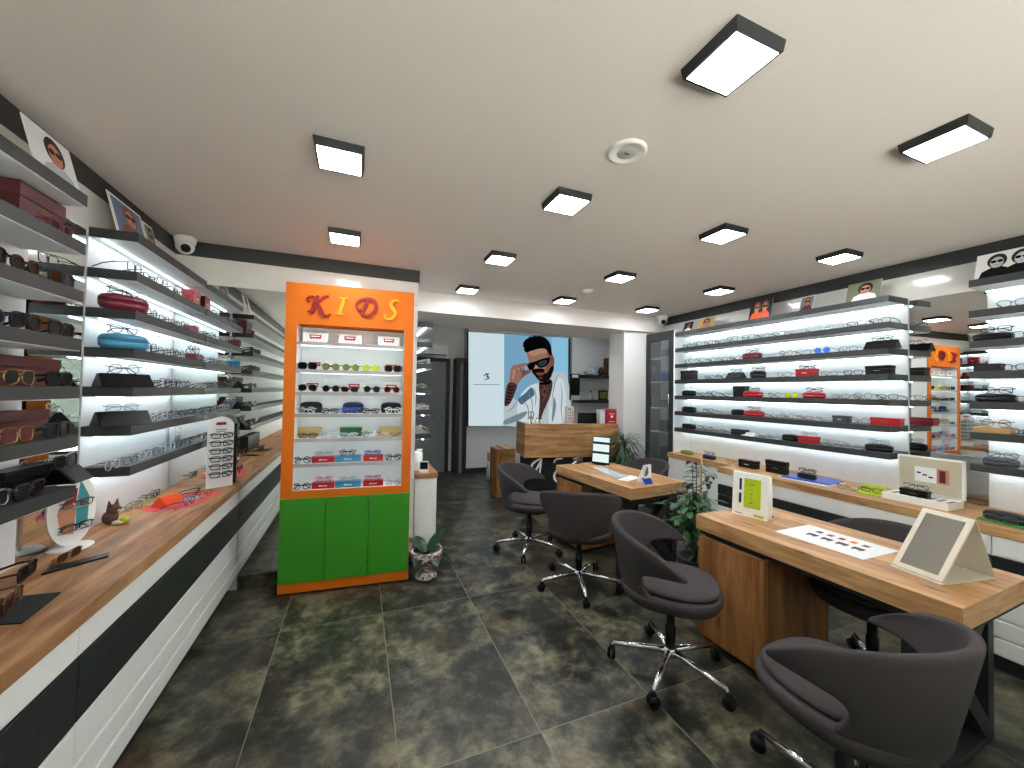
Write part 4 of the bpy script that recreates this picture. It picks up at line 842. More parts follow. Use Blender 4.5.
def kg(row, lst):
    z = zall[row]
    for k, (px, fm, shape, lm) in enumerate(lst): glasses(kloc(ku(px, z), .025, z), KA, shape, fm, lm, 'childrens pair, %s from left, %s kids shelf' % (ORD[k], krow[row]), 'childrens glasses in the kids cabinet', True, .003, True, s=.98)
kg(1, [(308, 'navy', 'square', 'slens'), (331, 'tort', 'round', 'lensolive'), (351, 'lensolive', 'round', 'lensolive'), (371, 'lime', 'round', 'lenslime'), (393, 'burg', 'square', 'slens')])
kg(2, [(308, 'silver', 'aviator', 'slens'), (331, 'black', 'round', 'slens'), (350, 'burg', 'cat', 'slens'), (372, 'black', 'round', 'slens'), (392, 'red', 'round', 'slens')])
kg(3, [(307, 'clearf', 'round', 'lens'), (330, 'black', 'rect', 'lens'), (350, 'bluef', 'round', 'lens'), (371, 'black', 'rect', 'lens'), (393, 'paper', 'round', 'lens')])
kg(4, [(308, 'tort', 'rect', 'lens'), (329, 'clearf', 'round', 'lens'), (349, 'clearf', 'rect', 'lens'), (370, 'silver', 'round', 'lens'), (391, 'gold', 'rect', 'lens')])
kg(5, [(302.5, 'navy', 'round', 'lens'), (393, 'black', 'round', 'lens')]); kg(6, [(302, 'black', 'round', 'lens'), (393, 'clearf', 'round', 'lens')])
for k, (px, m_) in enumerate(((309, 'blackm'), (352, 'navy'), (391, 'blackm'))):
    z = zall[3]; o = case('hard', kloc(ku(px, z), .13, z), KA, m_, '%s rounded case at %s of fourth kids shelf' % (('black', 'dark navy', 'black')[k], ('left', 'middle', 'right')[k]), 'cases in the kids cabinet', .155, .05, .085)
for k, (px, m_) in enumerate(((308, 'tan'), (350, 'dkgreen'), (389, 'tan'))):
    z = zall[4]; case('box', kloc(ku(px, z), .12, z), KA, m_, '%s box at %s of fifth kids shelf' % (('gold patterned', 'dark green', 'gold patterned')[k], ('left', 'middle', 'right')[k]), 'cases in the kids cabinet', .155, .05, .07)

#%%DESKS
# ================================================================== DESKS
def desk(name, FL, NL, Wd, lb):
    """oak desk: FL far-left corner, NL near-left corner; local x across, y towards far end"""
    FL = Vector(FL+(0,)); NL = Vector(NL+(0,)); L = (FL-NL).length; a = math.atan2(FL.y-NL.y, FL.x-NL.x)-PI/2
    o = empty(name, NL, a); tag(o, lb, 'desk', 'oak consultation desks')
    MB().box(0, Wd, 0, L, .662, .75, M['wdesk']).build('desk_top', o, .002)
    MB().box(.015, Wd-.015, .01, L-.02, .64, .661, M['blackm']).build('under_frame', o)
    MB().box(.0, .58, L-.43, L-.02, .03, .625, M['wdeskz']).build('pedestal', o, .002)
    MB().box(.03, .55, L-.41, L-.04, .0, .03, M['blackm']).build('pedestal_base', o); MB().box(.03, .55, L-.41, L-.04, .625, .64, M['blackm']).build('pedestal_gap', o)
    y0, y1 = .10, .17; x = MB(); w_ = Wd-.06
    for (xa, za, xb, zb) in ((.03, .02, Wd-.03, .64), (Wd-.03, .02, .03, .64)):
        d = Vector((xb-xa, zb-za)).normalized(); n = Vector((-d.y, d.x))*.035
        x.prism([(xa+n.x, za+n.y), (xa-n.x, za-n.y), (xb-n.x, zb-n.y), (xb+n.x, zb+n.y)], y0, y1, M['anthd'], 'xz')
    x.build('cross_leg', o, .002)
    q = MB(); q.box(.0, Wd, y0, y1, 0, .03, M['anthd']); q.box(.0, .06, y0, y1, .03, .64, M['anthd']); q.box(Wd-.06, Wd, y0, y1, .03, .64, M['anthd']); q.build('leg_frame', o, .002)
    return o, a, NL
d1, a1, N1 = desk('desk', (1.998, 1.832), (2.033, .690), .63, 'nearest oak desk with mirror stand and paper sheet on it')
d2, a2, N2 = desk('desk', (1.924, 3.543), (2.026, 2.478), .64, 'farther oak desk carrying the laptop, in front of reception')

# ------------------------------------------------------------------ office chairs
def make_chair():
    t = empty('office_chair')
    q = MB(); n = 32
    def oval(sx, sy, z, off=0): return [(sx*math.copysign(abs(math.cos(a))**.8, math.cos(a)), sy*math.copysign(abs(math.sin(a))**.8, math.sin(a))+off, z) for a in [2*PI*j/n for j in range(n)]]
    def rings(R_, m): 
        vs = [p for r_ in R_ for p in r_]; k = len(R_)
        q.add(vs, [(i*n+j, i*n+(j+1) % n, (i+1)*n+(j+1) % n, (i+1)*n+j) for i in range(k-1) for j in range(n)]+[list(range(n))[::-1], [(k-1)*n+j for j in range(n)]], m, True)
    rings([oval(.10, .10, .375), oval(.17, .18, .385), oval(.225, .235, .41), oval(.245, .25, .44), oval(.245, .25, .465), oval(.235, .24, .478), oval(.2, .2, .48)], M['fabric']); q.build('seat_shell', t)
    q = MB(); rings([oval(.19, .19, .478, .02), oval(.212, .215, .483, .02), oval(.216, .22, .495, .02), oval(.205, .208, .506, .02), oval(.12, .12, .511, .02)], M['fabric']); q.build('seat_cushion', t)
    # backrest: wraps round, narrow waist, flaring wings
    b = MB(); nu, nv = 28, 12; vs = []
    def th(v):
        K = [(0, 78), (.18, 66), (.35, 58), (.5, 62), (.64, 82), (.76, 102), (.86, 110), (.94, 98), (1, 76)]
        for (a_, x), (b_, y) in zip(K, K[1:]):
            if v <= b_: return math.radians(x+(y-x)*(v-a_)/(b_-a_))
    for i in range(nv+1):
        v = i/nv
        for j in range(nu+1):
            u_ = -1+2*j/nu; T = th(v); A = u_*T; e = abs(A)/math.radians(100)
            rx = .222+.085*v**.9; ry = .232+.075*v**.9
            z = .425+v*(.375-.13*e**2.2)
            vs.append((rx*math.sin(A), -ry*math.cos(A)+.0, z))
    fs = [(i*(nu+1)+j, i*(nu+1)+j+1, (i+1)*(nu+1)+j+1, (i+1)*(nu+1)+j) for i in range(nv) for j in range(nu)]
    b.add(vs, fs, M['fabric'], True); o = b.build('backrest', t); s = o.modifiers.new('solid', 'SOLIDIFY'); s.thickness = .034; s.offset = 0
    m_ = o.modifiers.new('sub', 'SUBSURF'); m_.levels = 1; m_.render_levels = 1
    q = MB(); q.lathe([(.028, .10), (.028, .24), (.022, .245), (.022, .36), (.07, .365), (.09, .376)], M['black'], n=20); q.build('column', t)
    for k in range(5):
        a = 2*PI*k/5; c, s_ = math.cos(a), math.sin(a)
        q = MB(); q.tube([(.02*c, .02*s_, .108), (.16*c, .16*s_, .098), (.30*c, .30*s_, .082)], [.019, .016, .0125], M['chrome'], 10); q.tube([(.298*c, .298*s_, .086), (.298*c, .298*s_, .062)], .009, M['chrome'], 8); lg_ = q.build('leg', t)
        w_ = MB(); ca = a+.6+k*.9
        for sd in (-1, 1):
            cx, cy = .31*c-math.sin(ca)*.012*sd, .31*s_+math.cos(ca)*.012*sd; ax = Vector((-math.sin(ca), math.cos(ca), 0))
            p = Vector((cx, cy, .029)); w_.tube([p-ax*.008, p+ax*.008], .029, M['black'], 16)
        w_.tube([(.31*c, .31*s_, .05), (.31*c, .31*s_, .07)], .014, M['black'], 10); w_.build('caster', lg_)
    q = MB(); q.lathe([(.036, .085), (.038, .1), (.034, .125), (.02, .13)], M['chrome'], n=20); q.build('hub', t)
    return t
ch = make_chair()
chairs = [((1.614, 1.645), -45, 'grey office chair with seat facing camera, at near desk corner'),
          ((1.63, 2.61), 58, 'grey office chair seen from behind at the farther desk'),
          ((1.55, 3.37), -42, 'farthest grey office chair, beside the reception desk'),
          ((1.62, .84), 88, 'grey office chair closest to camera, bottom right corner'),
          ((2.56, 1.20), 176, 'grey office chair behind the near desk, against right counter'),
          ((2.76, 3.30), 178, 'grey office chair behind the farther desk, only back visible')]
for i, ((x, y), a, lb) in enumerate(chairs):
    o = ch if i == 0 else copy_tree(ch)
    o.location = (x, y, 0); o.rotation_euler = (0, 0, math.radians(a-90)); tag(o, lb, 'office chair', 'grey office chairs')
    ph = {0: 68, 1: 32, 2: 21, 3: 91, 4: 40, 5: 10}[i]
    for l_ in o.children:
        if l_.name.startswith('leg'): l_.rotation_euler = (0, 0, math.radians(ph-(a-90)))

# ------------------------------------------------------------------ things on the near desk
def on1(px, py, z=.75): return onz(px, py, z)
# white lens display sign
p0, p1, p2 = onz(732, 513, .75), onz(768, 522, .75), onz(783, 513, .75)
a = math.atan2(p1.y-p0.y, p1.x-p0.x); o = empty('display_sign', p0, a); tag(o, 'white display sign with lime green panel on the near desk', 'display sign')
wd = (p1-p0).length
MB().prism([(-.006, 0), (.105, 0), (.105, .012), (.075, .03), (.06, .255), (.03, .268), (.014, .268)], 0, wd, M['whitel'], 'yz').build('body', o, .003)
q = MB(); 
def sgn(u, z): return (u, -.006+.020*z/.268-.002, z)
def quad(mb, u0, u1, z0, z1, m, off=0): mb.add([(u0, sgn(0, z0)[1]-off, z0), (u1, sgn(0, z0)[1]-off, z0), (u1, sgn(0, z1)[1]-off, z1), (u0, sgn(0, z1)[1]-off, z1)], [(0, 1, 2, 3)], m)
quad(q, wd*.34, wd*.80, .06, .235, M['lime']); quad(q, wd*.2, wd*.27, .08, .14, M['black']); quad(q, wd*.2, wd*.27, .16, .23, M['navy']); quad(q, wd*.62, wd*.9, .012, .027, M['lime']); quad(q, wd*.1, wd*.3, .014, .019, M['grey'])
for k in range(5): quad(q, wd*(.5+.03*(k % 2)), wd*(.60-.02*(k % 2)), .085+.028*k, .093+.028*k, M['grey'], .0004)
q.build('print', o); q = MB(); q.ball((wd+.001, .07, .018), (.002, .012, .008), M['black']); q.build('button', o)
# sheet of paper with a printed row of glasses
A = [onz(*p, .752) for p in ((775, 531), (809, 524.5), (899, 551), (863, 559.5))]
o = empty('paper_sheet', (A[0].x, A[0].y, .75)); tag(o, 'white paper sheet with printed glasses rows on the near desk', 'paper')
v = [a_-Vector((A[0].x, A[0].y, .752)) for a_ in A]; q = MB(); q.add([(p.x, p.y, 0) for p in v]+[(p.x, p.y, .0015) for p in v], [(3, 2, 1, 0), (4, 5, 6, 7), (0, 1, 5, 4), (1, 2, 6, 5), (2, 3, 7, 6), (3, 0, 4, 7)], M['paper']); q.build('sheet', o)
q = MB()
def bil(s, t): return (v[0]*(1-s)*(1-t)+v[3]*s*(1-t)+v[2]*s*t+v[1]*(1-s)*t)
def pq(s0, s1, t0, t1, m):
    c = [bil(s0, t0), bil(s1, t0), bil(s1, t1), bil(s0, t1)]; q.add([(p.x, p.y, .0021) for p in c], [(0, 1, 2, 3)], m)
for k in range(4): pq(.22+.17*k, .34+.17*k, .40, .52, M['anthd']); pq(.24+.17*k, .26+.17*k, .35, .4, M['anthd']); pq(.31+.17*k, .33+.17*k, .35, .42, M['grey'])
for k, m_ in enumerate(('felt', 'skind', 'dred', 'orange', 'skind')): pq(.22+.13*k, .29+.13*k, .66, .78, M[m_])
q.build('print', o)
# triangular mirror stand
c0, c1, c2 = onz(893, 566, .75), onz(943, 585, .75), onz(1009, 583.5, .75)
a = math.atan2(c1.y-c0.y, c1.x-c0.x); wm = (c1-c0).length; nb = Vector((-math.sin(a), math.cos(a), 0)); dep = .29
o = empty('table_mirror', c0, a); tag(o, 'cream framed table mirror standing like a tent on near desk', 'mirror'); hm = .242; ty = .185
MB().box(-.004, wm+.004, -.018, dep, 0, .005, M['beige']).build('base', o, .001)
sl_ = Matrix.Translation((0, -.0, .005))
q = MB(); n_ = Vector((0, -hm, ty)).normalized()
def fp(u_, t, off=0): return (u_, ty*t+n_.y*off, .006+hm*t+n_.z*off)
fr_ = [(0, wm, 0, .07), (0, wm, .93, 1), (0, .02, .07, .93), (wm-.02, wm, .07, .93)]
for (u0, u1, t0, t1) in fr_:
    q.add([fp(u0, t0), fp(u1, t0), fp(u1, t1), fp(u0, t1), fp(u0, t0, .008), fp(u1, t0, .008), fp(u1, t1, .008), fp(u0, t1, .008)], [(3, 2, 1, 0), (4, 5, 6, 7), (0, 1, 5, 4), (1, 2, 6, 5), (2, 3, 7, 6), (3, 0, 4, 7)], M['beige'])
q.build('frame', o)
q = MB(); q.add([fp(.018, .06, .001), fp(wm-.018, .06, .001), fp(wm-.018, .94, .001), fp(.018, .94, .001), fp(.018, .06, .005), fp(wm-.018, .06, .005), fp(wm-.018, .94, .005), fp(.018, .94, .005)], [(3, 2, 1, 0), (4, 5, 6, 7), (0, 1, 5, 4), (1, 2, 6, 5), (2, 3, 7, 6), (3, 0, 4, 7)], M['mirror']); q.build('mirror_glass', o)
q = MB(); q.add([(0, ty, .006+hm), (wm, ty, .006+hm), (wm, dep, .006), (0, dep, .006), (0, ty+.004, .007+hm), (wm, ty+.004, .007+hm), (wm, dep+.004, .006), (0, dep+.004, .006)], [(3, 2, 1, 0), (4, 5, 6, 7), (0, 1, 5, 4), (1, 2, 6, 5), (2, 3, 7, 6), (3, 0, 4, 7)], M['beige']); q.build('rear_flap', o)

# ------------------------------------------------------------------ things on the far desk
b0, b1 = onz(593, 463.5, .75), onz(608, 465.5, .75); cx = (b0+b1)/2; a = math.atan2(b1.y-b0.y, b1.x-b0.x)
o = empty('tablet_monitor', cx, a); tag(o, 'upright black screen with striped white page on the farther desk', 'monitor'); ww = (b1-b0).length*1.15
MB().prism([(-.004, .004), (.008, .004), (.04, .29), (.028, .29)], -ww/2, ww/2, M['black'], 'yz').build('screen_body', o, .002)
q = MB(); e1 = lit('screen_white', (226, 244, 240), .55); e2 = lit('screen_dark', (36, 66, 62), .3)
def sq(z0, z1, m, x0=-ww/2+.006, x1=ww/2-.006): f_ = lambda z: -.0055+.032*(z-.004)/.286; q.add([(x0, f_(z0), z0), (x1, f_(z0), z0), (x1, f_(z1), z1), (x0, f_(z1), z1)], [(0, 1, 2, 3)], m)
sq(.025, .11, e1); sq(.11, .135, e2); sq(.135, .21, e1); sq(.21, .235, e2); sq(.235, .282, e1); q.build('screen_picture', o)
MB().box(-.06, .06, -.03, .05, 0, .006, M['black']).build('foot', o)
cpos = onz(578, 463, .75)
o = empty('trial_frame', cpos, a2+.5); tag(o, 'black optical measuring instrument lying at far desk corner', 'instrument')
q = MB(); q.box(-.06, .06, -.03, .03, 0, .03, M['blackm']); q.build('body', o, .006); q = MB()
for s in (-1, 1): q.tube([(s*.035, -.03, .035), (s*.035, .035, .035)], .025, M['felt'], 14)
q.build('eyepiece', o); q = MB(); q.tube([(-.06, -.01, .02), (-.11, -.02, .03), (-.13, -.0, .012), (-.115, .02, .004)], .006, M['paper'], 8); q.build('cable', o); q = MB(); q.tube([(.05, 0, .03), (.09, .01, .045), (.12, .0, .0045)], .0045, M['blackm'], 8); q.build('strap', o)
for k, (qd, m_, lb) in enumerate((([(593, 468.5), (603, 467.5), (628, 477), (617, 479)], 'silver', 'silver folder lying on the farther desk'), ([(617, 480), (630, 475.5), (640, 477.5), (628, 481.5)], 'paper', 'white paper sheet at the farther desk corner'))):
    A = [onz(*p, .75) for p in qd]; c = A[0]; q = MB(); h = .006 if k == 0 else .002
    q.add([(p.x, p.y, .75) for p in A]+[(p.x, p.y, .75+h) for p in A], [(3, 2, 1, 0), (4, 5, 6, 7), (0, 1, 5, 4), (1, 2, 6, 5), (2, 3, 7, 6), (3, 0, 4, 7)], M['clearf' if k == 0 else 'paper']); tag(q.build('folder' if k == 0 else 'paper_sheet'), lb, 'paper')
b0 = onz(643, 483, .75); o = empty('brochure_holder', b0, a2+.12); tag(o, 'standing white and blue leaflet card near the desk plant', 'card')
MB().prism([(-.012, 0), (.06, 0), (.06, .003), (.0, .15), (-.004, .15)], 0, .1, M['paper'], 'yz').build('holder', o)
q = MB(); q.prism([(.01, .05), (.02, .1), (.04, .14), (.055, .12), (.06, .08), (.03, .045)], .002, .003, M['skind'], 'xz'); q.xf(Matrix.Translation((0, -.011, 0))); q.build('portrait_print', o)
q = MB(); q.add([(-.05, -.06, .001), (.06, -.06, .001), (.09, .0, .045), (-.02, .0, .045)], [(0, 1, 2, 3), (3, 2, 1, 0)], M['bluef']); q.add([(-.03, -.055, .0025), (.02, -.055, .0025), (.04, -.02, .028), (-.01, -.02, .028)], [(0, 1, 2, 3)], M['paper']); q.build('blue_leaflet', o)

#%%COUNTERITEMS
# ================================================================== right counter things
XC = 3.42; zc = .80; GC = 'things on the right counter'
def rc(kind, px, m, lb, X=XC, L=.16, W=.07, H=.045, top=None, logo=None, rz=RZR):
    y = yat(px, X, zc); case(kind, (X, y, zc), rz, m, lb, GC, L, W, H, logo)
    if top: glasses((X, y, zc+H), rz, top[1], top[0], 'lens', top[2], None, True, .0022, True)
rc('hard', 687, 'lensolive', 'olive green case at the far end of right counter', 3.62, .17, .07, .045)
rc('hard', 709, 'navy', 'dark blue case with glasses on the far right counter', 3.60, .16, .07, .045, ('silver', 'rect', 'on dark blue case, far right counter'))
glasses((3.58, yat(733, 3.58, zc), zc), RZR, 'rect', 'gold', 'lens', 'lying open on right counter before black boxes', GC, True, .0022)
rc('box', 749, 'black', 'low black box with pale marks on the right counter', 3.56, .17, .07, .075, logo='paper')
rc('box', 777, 'black', 'taller black folder box leaning on right counter', 3.56, .18, .05, .115, logo='silver')
yb = yat(808, 3.5, zc)
for k, (m_, dz, lb) in enumerate((('paper', 0, 'white flat catalogue at bottom of the blue pile, right counter'), ('bluef', .01, 'blue flat catalogue on top of the white one, right counter'))):
    o = bx('catalogue', -.13, .13, -.19+.02*k, .19-.02*k, 0, .0095, M[m_], bevel=.001); o.location = (3.53+.02*k, yb, zc+dz); o.rotation_euler = (0, 0, .15*k); tag(o, lb, 'book', 'catalogues on the right counter')
y = yat(807, 3.50, zc+.02); case('hard', (3.50, y, zc+.0195), RZR, 'black', 'black case with glasses resting on the blue catalogue', GC, .14, .07, .045); glasses((3.50, y, zc+.0645), RZR, 'rect', 'black', 'lens', 'on black case over the blue catalogue', None, True, .0022, True)
glasses((3.47, yat(848, 3.47, zc), zc), RZR+.3, 'rect', 'silver', 'lens', 'open on right counter left of lime tray', GC, True, .0022)
yl = yat(870, 3.47, zc); o = empty('glasses_tray', (3.47, yl, zc), RZR); tag(o, 'lime green display tray with glasses on right counter', 'tray')
MB().box(-.075, .075, -.03, .04, 0, .01, M['lime']).build('base', o, .002); MB().prism([(.03, .01), (.04, .01), (.055, .065), (.045, .065)], -.075, .075, M['lime'], 'yz').build('back', o)
glasses((3.49, yl, zc+.01), RZR, 'rect', 'black', 'lens', 'standing in the lime tray', None, True, .002, True)
# white sample box with open lid
q0 = onz(886, 497, zc); q1 = onz(951, 511, zc); q2 = onz(974, 497, zc); yb0, yb1 = q1.y, q0.y
o = empty('sample_case', (3.44, (yb0+yb1)/2, zc), RZR); hw = (yb1-yb0)/2; tag(o, 'open white presentation case with beige lid on right counter', 'case')
MB().box(-hw, hw, -.0, .2, 0, .045, M['whitel']).build('tray', o, .002); q = MB()
for k in range(7): q.box(-hw+.04+k*hw*.27, -hw+.06+k*hw*.27, .03, .12, .045, .047, M['grey'])
q.build('slots', o)
ld = MB().box(-hw, hw, .205, .235, .045, .30, M['whitel']).build('lid', o, .002); MB().box(-hw+.012, hw-.012, .2, .206, .055, .29, M['cream']).build('lid_lining', ld)
q = MB(); q.box(-hw*.42, hw*.25, .196, .199, .13, .23, M['paper']); q.box(hw*.25, hw*.6, .196, .199, .13, .23, M['skin']); q.box(hw*.33, hw*.5, .194, .196, .14, .22, M['brown'])
for k in range(3): q.box(-hw*.35+k*hw*.18, -hw*.22+k*hw*.18, .194, .196, .185-.012*k, .195-.012*k, M['black'])
q.build('leaflet', o)
y = yat(915, 3.49, zc+.045); case('box', (3.49, y, zc+.047), RZR, 'black', 'black box lying in the open white presentation case', GC, .14, .05, .045, 'silver'); glasses((3.5, y, zc+.092), RZR, 'rect', 'silver', 'lens', 'on black box in presentation case', None, True, .002, True)
# black case on green cloth
y = yat(1004, 3.45, zc); q = MB(); q.add([(3.37, y-.13, zc+.001), (3.40, y+.09, zc+.001), (3.52, y+.1, zc+.001), (3.52, y-.12, zc+.001), (3.37, y-.13, zc+.004), (3.40, y+.09, zc+.004), (3.52, y+.1, zc+.004), (3.52, y-.12, zc+.004)], [(3, 2, 1, 0), (4, 5, 6, 7), (0, 1, 5, 4), (1, 2, 6, 5), (2, 3, 7, 6), (3, 0, 4, 7)], mat('green_cloth', (40, 140, 60), .8)); tag(q.build('cleaning_cloth'), 'green cleaning cloth under black case on right counter', 'cloth')
case('hard', (3.47, y, zc+.004), RZR, 'blackm', 'black fluffy case on the green cloth, right counter', GC, .17, .08, .055); glasses((3.41, y, zc+.005), RZR, 'rect', 'silver', 'lens', 'leaning on black case over green cloth', None, True, .0022)

# ------------------------------------------------------------------ left worktop things
zw = .788
# oval mirror-like display stand
c = onz(58, 549, zw); o = empty('glasses_stand', (c.x+.04, c.y, zw), RZL-.45); tag(o, 'white oval glasses display stand with pictures on left worktop', 'display stand')
MB().lathe([(.072, 0), (.072, .006), (.06, .01), (.001, .012)], M['whitel'], n=32).build('base', o)
q = MB(); ov = [(.09*math.cos(t), .165+.155*math.sin(t)) for t in [2*PI*k/28 for k in range(28)]]; q.prism(ov, -.004, .004, M['whitel'], 'xz'); q.build('oval_board', o, .001)
q = MB(); q.prism([(-.04, .07), (.005, .06), (.01, .17), (-.02, .22), (-.055, .16)], -.0055, -.0045, M['skin'], 'xz'); q.prism([(.012, .07), (.055, .1), (.06, .21), (.025, .29), (.012, .19)], -.0055, -.0045, M['teal'], 'xz'); q.prism([(-.03, .2), (.01, .2), (.015, .255), (-.02, .26)], -.0055, -.0045, M['dred'], 'xz'); q.build('print', o)
q = MB()
for zz_ in (.075, .175): q.tube([(-.05, -.004, zz_), (-.05, -.02, zz_), (.05, -.02, zz_), (.05, -.004, zz_)], .0025, M['clearf'], 6)
q.build('peg_rail', o)
R2 = Matrix.Rotation(RZL-.45, 4, 'Z')
for k, (zz_, fm, lb) in enumerate(((.178, 'burg', 'upper pair on the white oval stand'), (.078, 'black', 'lower pair on the white oval stand'))):
    p = Vector((c.x+.04, c.y, zw))+R2 @ Vector((0, -.03, zz_)); glasses(p, RZL-.45, 'rect', fm, 'lens', lb, None, True, .002, True, s=.9)
# sunglasses lying on worktop
glasses(onz(28, 578, zw), RZL+.2, 'square', 'black', 'slens', 'large glossy pair on left worktop before black ledge', 'sunglasses on the left worktop', True, .0035)
glasses(onz(-32, 592, zw), RZL+.25, 'aviator', 'blackm', 'slens', 'at picture edge on the left worktop', 'sunglasses on the left worktop', True, .003)
o = bx('display_ledge', -1.2, -1.12, 1.2, 1.74, zw, .95, M['anthd'], bevel=.002); tag(o, 'low dark display block on left worktop against the wall', 'display block')
p = onz(76, 564, zw); o = empty('glasses_pouch', p, math.radians(48)); tag(o, 'slim glossy black open pouch on the left worktop', 'pouch'); MB().prism([(-.1, -.02), (.08, -.036), (.1, .006), (-.06, .034)], 0, .008, M['black'], 'xy').build('pouch', o, .002)
glasses(onz(76, 559, zw)+Vector((-.02, 0, 0)), RZL-.1, 'rect', 'gold', 'blens', 'lying folded beside the slim black pouch', None, True, .002, True)
pd = [onz(*p_, zw) for p_ in ((-25, 602), (20, 597), (61, 593), (22, 624), (-30, 627))]
q = MB(); n = 5; q.add([(p_.x, p_.y, zw) for p_ in pd]+[(p_.x, p_.y, zw+.004) for p_ in pd], [list(range(5))[::-1][::-1], list(range(5, 10))]+[(i, (i+1) % 5, 5+(i+1) % 5, 5+i) for i in range(5)], mat('dark_green_felt', (28, 38, 34), .9)); tag(q.build('felt_mat'), 'dark green felt mat at the near end of left worktop', 'mat')
p = onz(14, 607, zw+.004); glasses(p, RZL+.25, 'square', 'tort', 'blens', 'resting on the dark green felt mat', None, True, .003)
# plush cat
p = onz(112, 524, zw); o = empty('plush_cat', (p.x, p.y, zw), RZL-.3); tag(o, 'small brown toy cat sitting on the left worktop', 'toy')
q = MB(); q.ball((0, .01, .035), (.035, .03, .035), M['plush']); q.ball((0, -.005, .075), (.03, .026, .026), M['plush']); q.tube([(.02, .03, .02), (.05, .035, .03), (.06, .02, .06)], [.01, .008, .006], M['plush'], 8); q.build('body', o)
q = MB()
for s in (-1, 1): q.tube([(s*.018, -.002, .09), (s*.024, -.002, .125)], [.011, .002], M['plush'], 8)
q.build('ears', o); q = MB()
for s in (-1, 1): q.ball((s*.01, -.03, .08), .004, M['black'], 8, 6)
q.ball((0, -.031, .07), (.009, .006, .006), M['cloud'], 10, 6); q.build('face', o)
q = MB(); q.ball((.012, -.045, .012), (.016, .028, .012), M['cloud'], 10, 6); q.ball((-.016, -.04, .012), (.014, .026, .012), M['cloud'], 10, 6); q.build('paws', o)
tag(MB().lathe([(.014, 0), (.017, .004), (.017, .035), (.012, .045), (.0001, .047)], M['lime'], (0, 0, 0), 14).xf(Matrix.Translation(onz(127, 522, zw)) @ Matrix.Translation((0, 0, .0172)) @ Matrix.Rotation(PI/2, 4, 'X')).build('lemon_toy'), 'small yellow green toy lying beside the brown toy cat', 'toy')
# promotional leaflet with glasses and orange case
A = [onz(*p_, zw) for p_ in ((132, 508), (172, 496), (226, 491), (190, 507), (150, 512))]
q = MB(); q.add([(p_.x, p_.y, zw) for p_ in A]+[(p_.x, p_.y, zw+.002) for p_ in A], [[4, 3, 2, 1, 0], [5, 6, 7, 8, 9]]+[(i, (i+1) % 5, 5+(i+1) % 5, 5+i) for i in range(5)], mat('coral_paper', (236, 96, 84), .6)); tag(q.build('leaflet'), 'coral red printed leaflet under glasses on left worktop', 'paper')
A2 = [onz(*p_, zw+.002) for p_ in ((140, 505), (176, 498), (205, 496), (172, 507))]; q = MB(); q.add([(p_.x, p_.y, zw+.002) for p_ in A2]+[(p_.x, p_.y, zw+.004) for p_ in A2], [(3, 2, 1, 0), (4, 5, 6, 7), (0, 1, 5, 4), (1, 2, 6, 5), (2, 3, 7, 6), (3, 0, 4, 7)], M['skyp']); tag(q.build('leaflet'), 'pale blue sheet over the coral leaflet on left worktop', 'paper')
p = onz(168, 505, zw+.004); case('prism', (p.x, p.y, zw+.004), RZL-.4, 'orangep', 'bright orange open tent shaped case on left worktop', 'glasses cases on left worktop', .12, .10, .06)
for k, (px, py, fm, dz) in enumerate(((134, 510, 'blue', 0), (146, 507, 'lime', .002), (157, 497, 'black', .004), (182, 509, 'pink', .002), (190, 505, 'navy', .002), (198, 494, 'black', .002), (206, 497, 'red', .002), (152, 499, 'navy', .004))):
    p = onz(px, py, zw+dz); glasses((p.x, p.y, zw+max(dz, .002)), RZL-.3+.2*(k % 3), ['round', 'rect'][k % 2], fm, 'lens', 'lying with leaflets on left worktop, %s from left' % ORD[[0, 1, 3, 4, 5, 6, 7, 2][k]], 'glasses lying by the orange case', True, .0022, s=.9)
# rotating glasses tower
p = onz(219, 487, zw); o = empty('glasses_tower', (p.x, p.y-.0, zw), RZL-.95); tag(o, 'white upright card rack of reading glasses at end of left worktop', 'display stand')
ht = .50
MB().prism([(-.08, 0), (.08, 0), (.08, ht-.07)]+[(.08*math.cos(t), ht-.07+.07*math.sin(t)) for t in [PI*k/12 for k in range(1, 12)]]+[(-.08, ht-.07)], -.006, .0, M['paper'], 'xz').build('front_card', o)
MB().prism([(0, 0), (.05, 0), (.05, ht-.06), (0, ht-.06)], .075, .08, M['felt'], 'yz').build('side_card', o)
q = MB(); q.box(-.03, .03, -.0072, -.006, ht-.06, ht-.04, M['dred']); q.box(-.035, .035, -.0072, -.006, ht-.095, ht-.088, M['grey']); q.box(-.03, .03, -.0072, -.006, ht-.108, ht-.102, M['grey'])
for k in range(6): q.tube([(-.045, -.006, (.07+.055*k)), (-.045, -.02, (.072+.055*k)), (.045, -.02, (.072+.055*k)), (.045, -.006, (.07+.055*k))], .0015, M['silver'], 5)
q.build('print_and_pegs', o)
R3 = Matrix.Rotation(RZL-.95, 4, 'Z')
for k in range(6):
    pz = (.072+.055*k); q_ = Vector((p.x, p.y, zw))+R3 @ Vector((0, -.026, pz)); glasses(q_, RZL-.95, 'rect', 'black' if k != 5 else 'navy', 'lens', '%s pair from bottom on the white card rack' % ORD[k], 'reading glasses on the card rack', True, .0026, True, s=1.05)

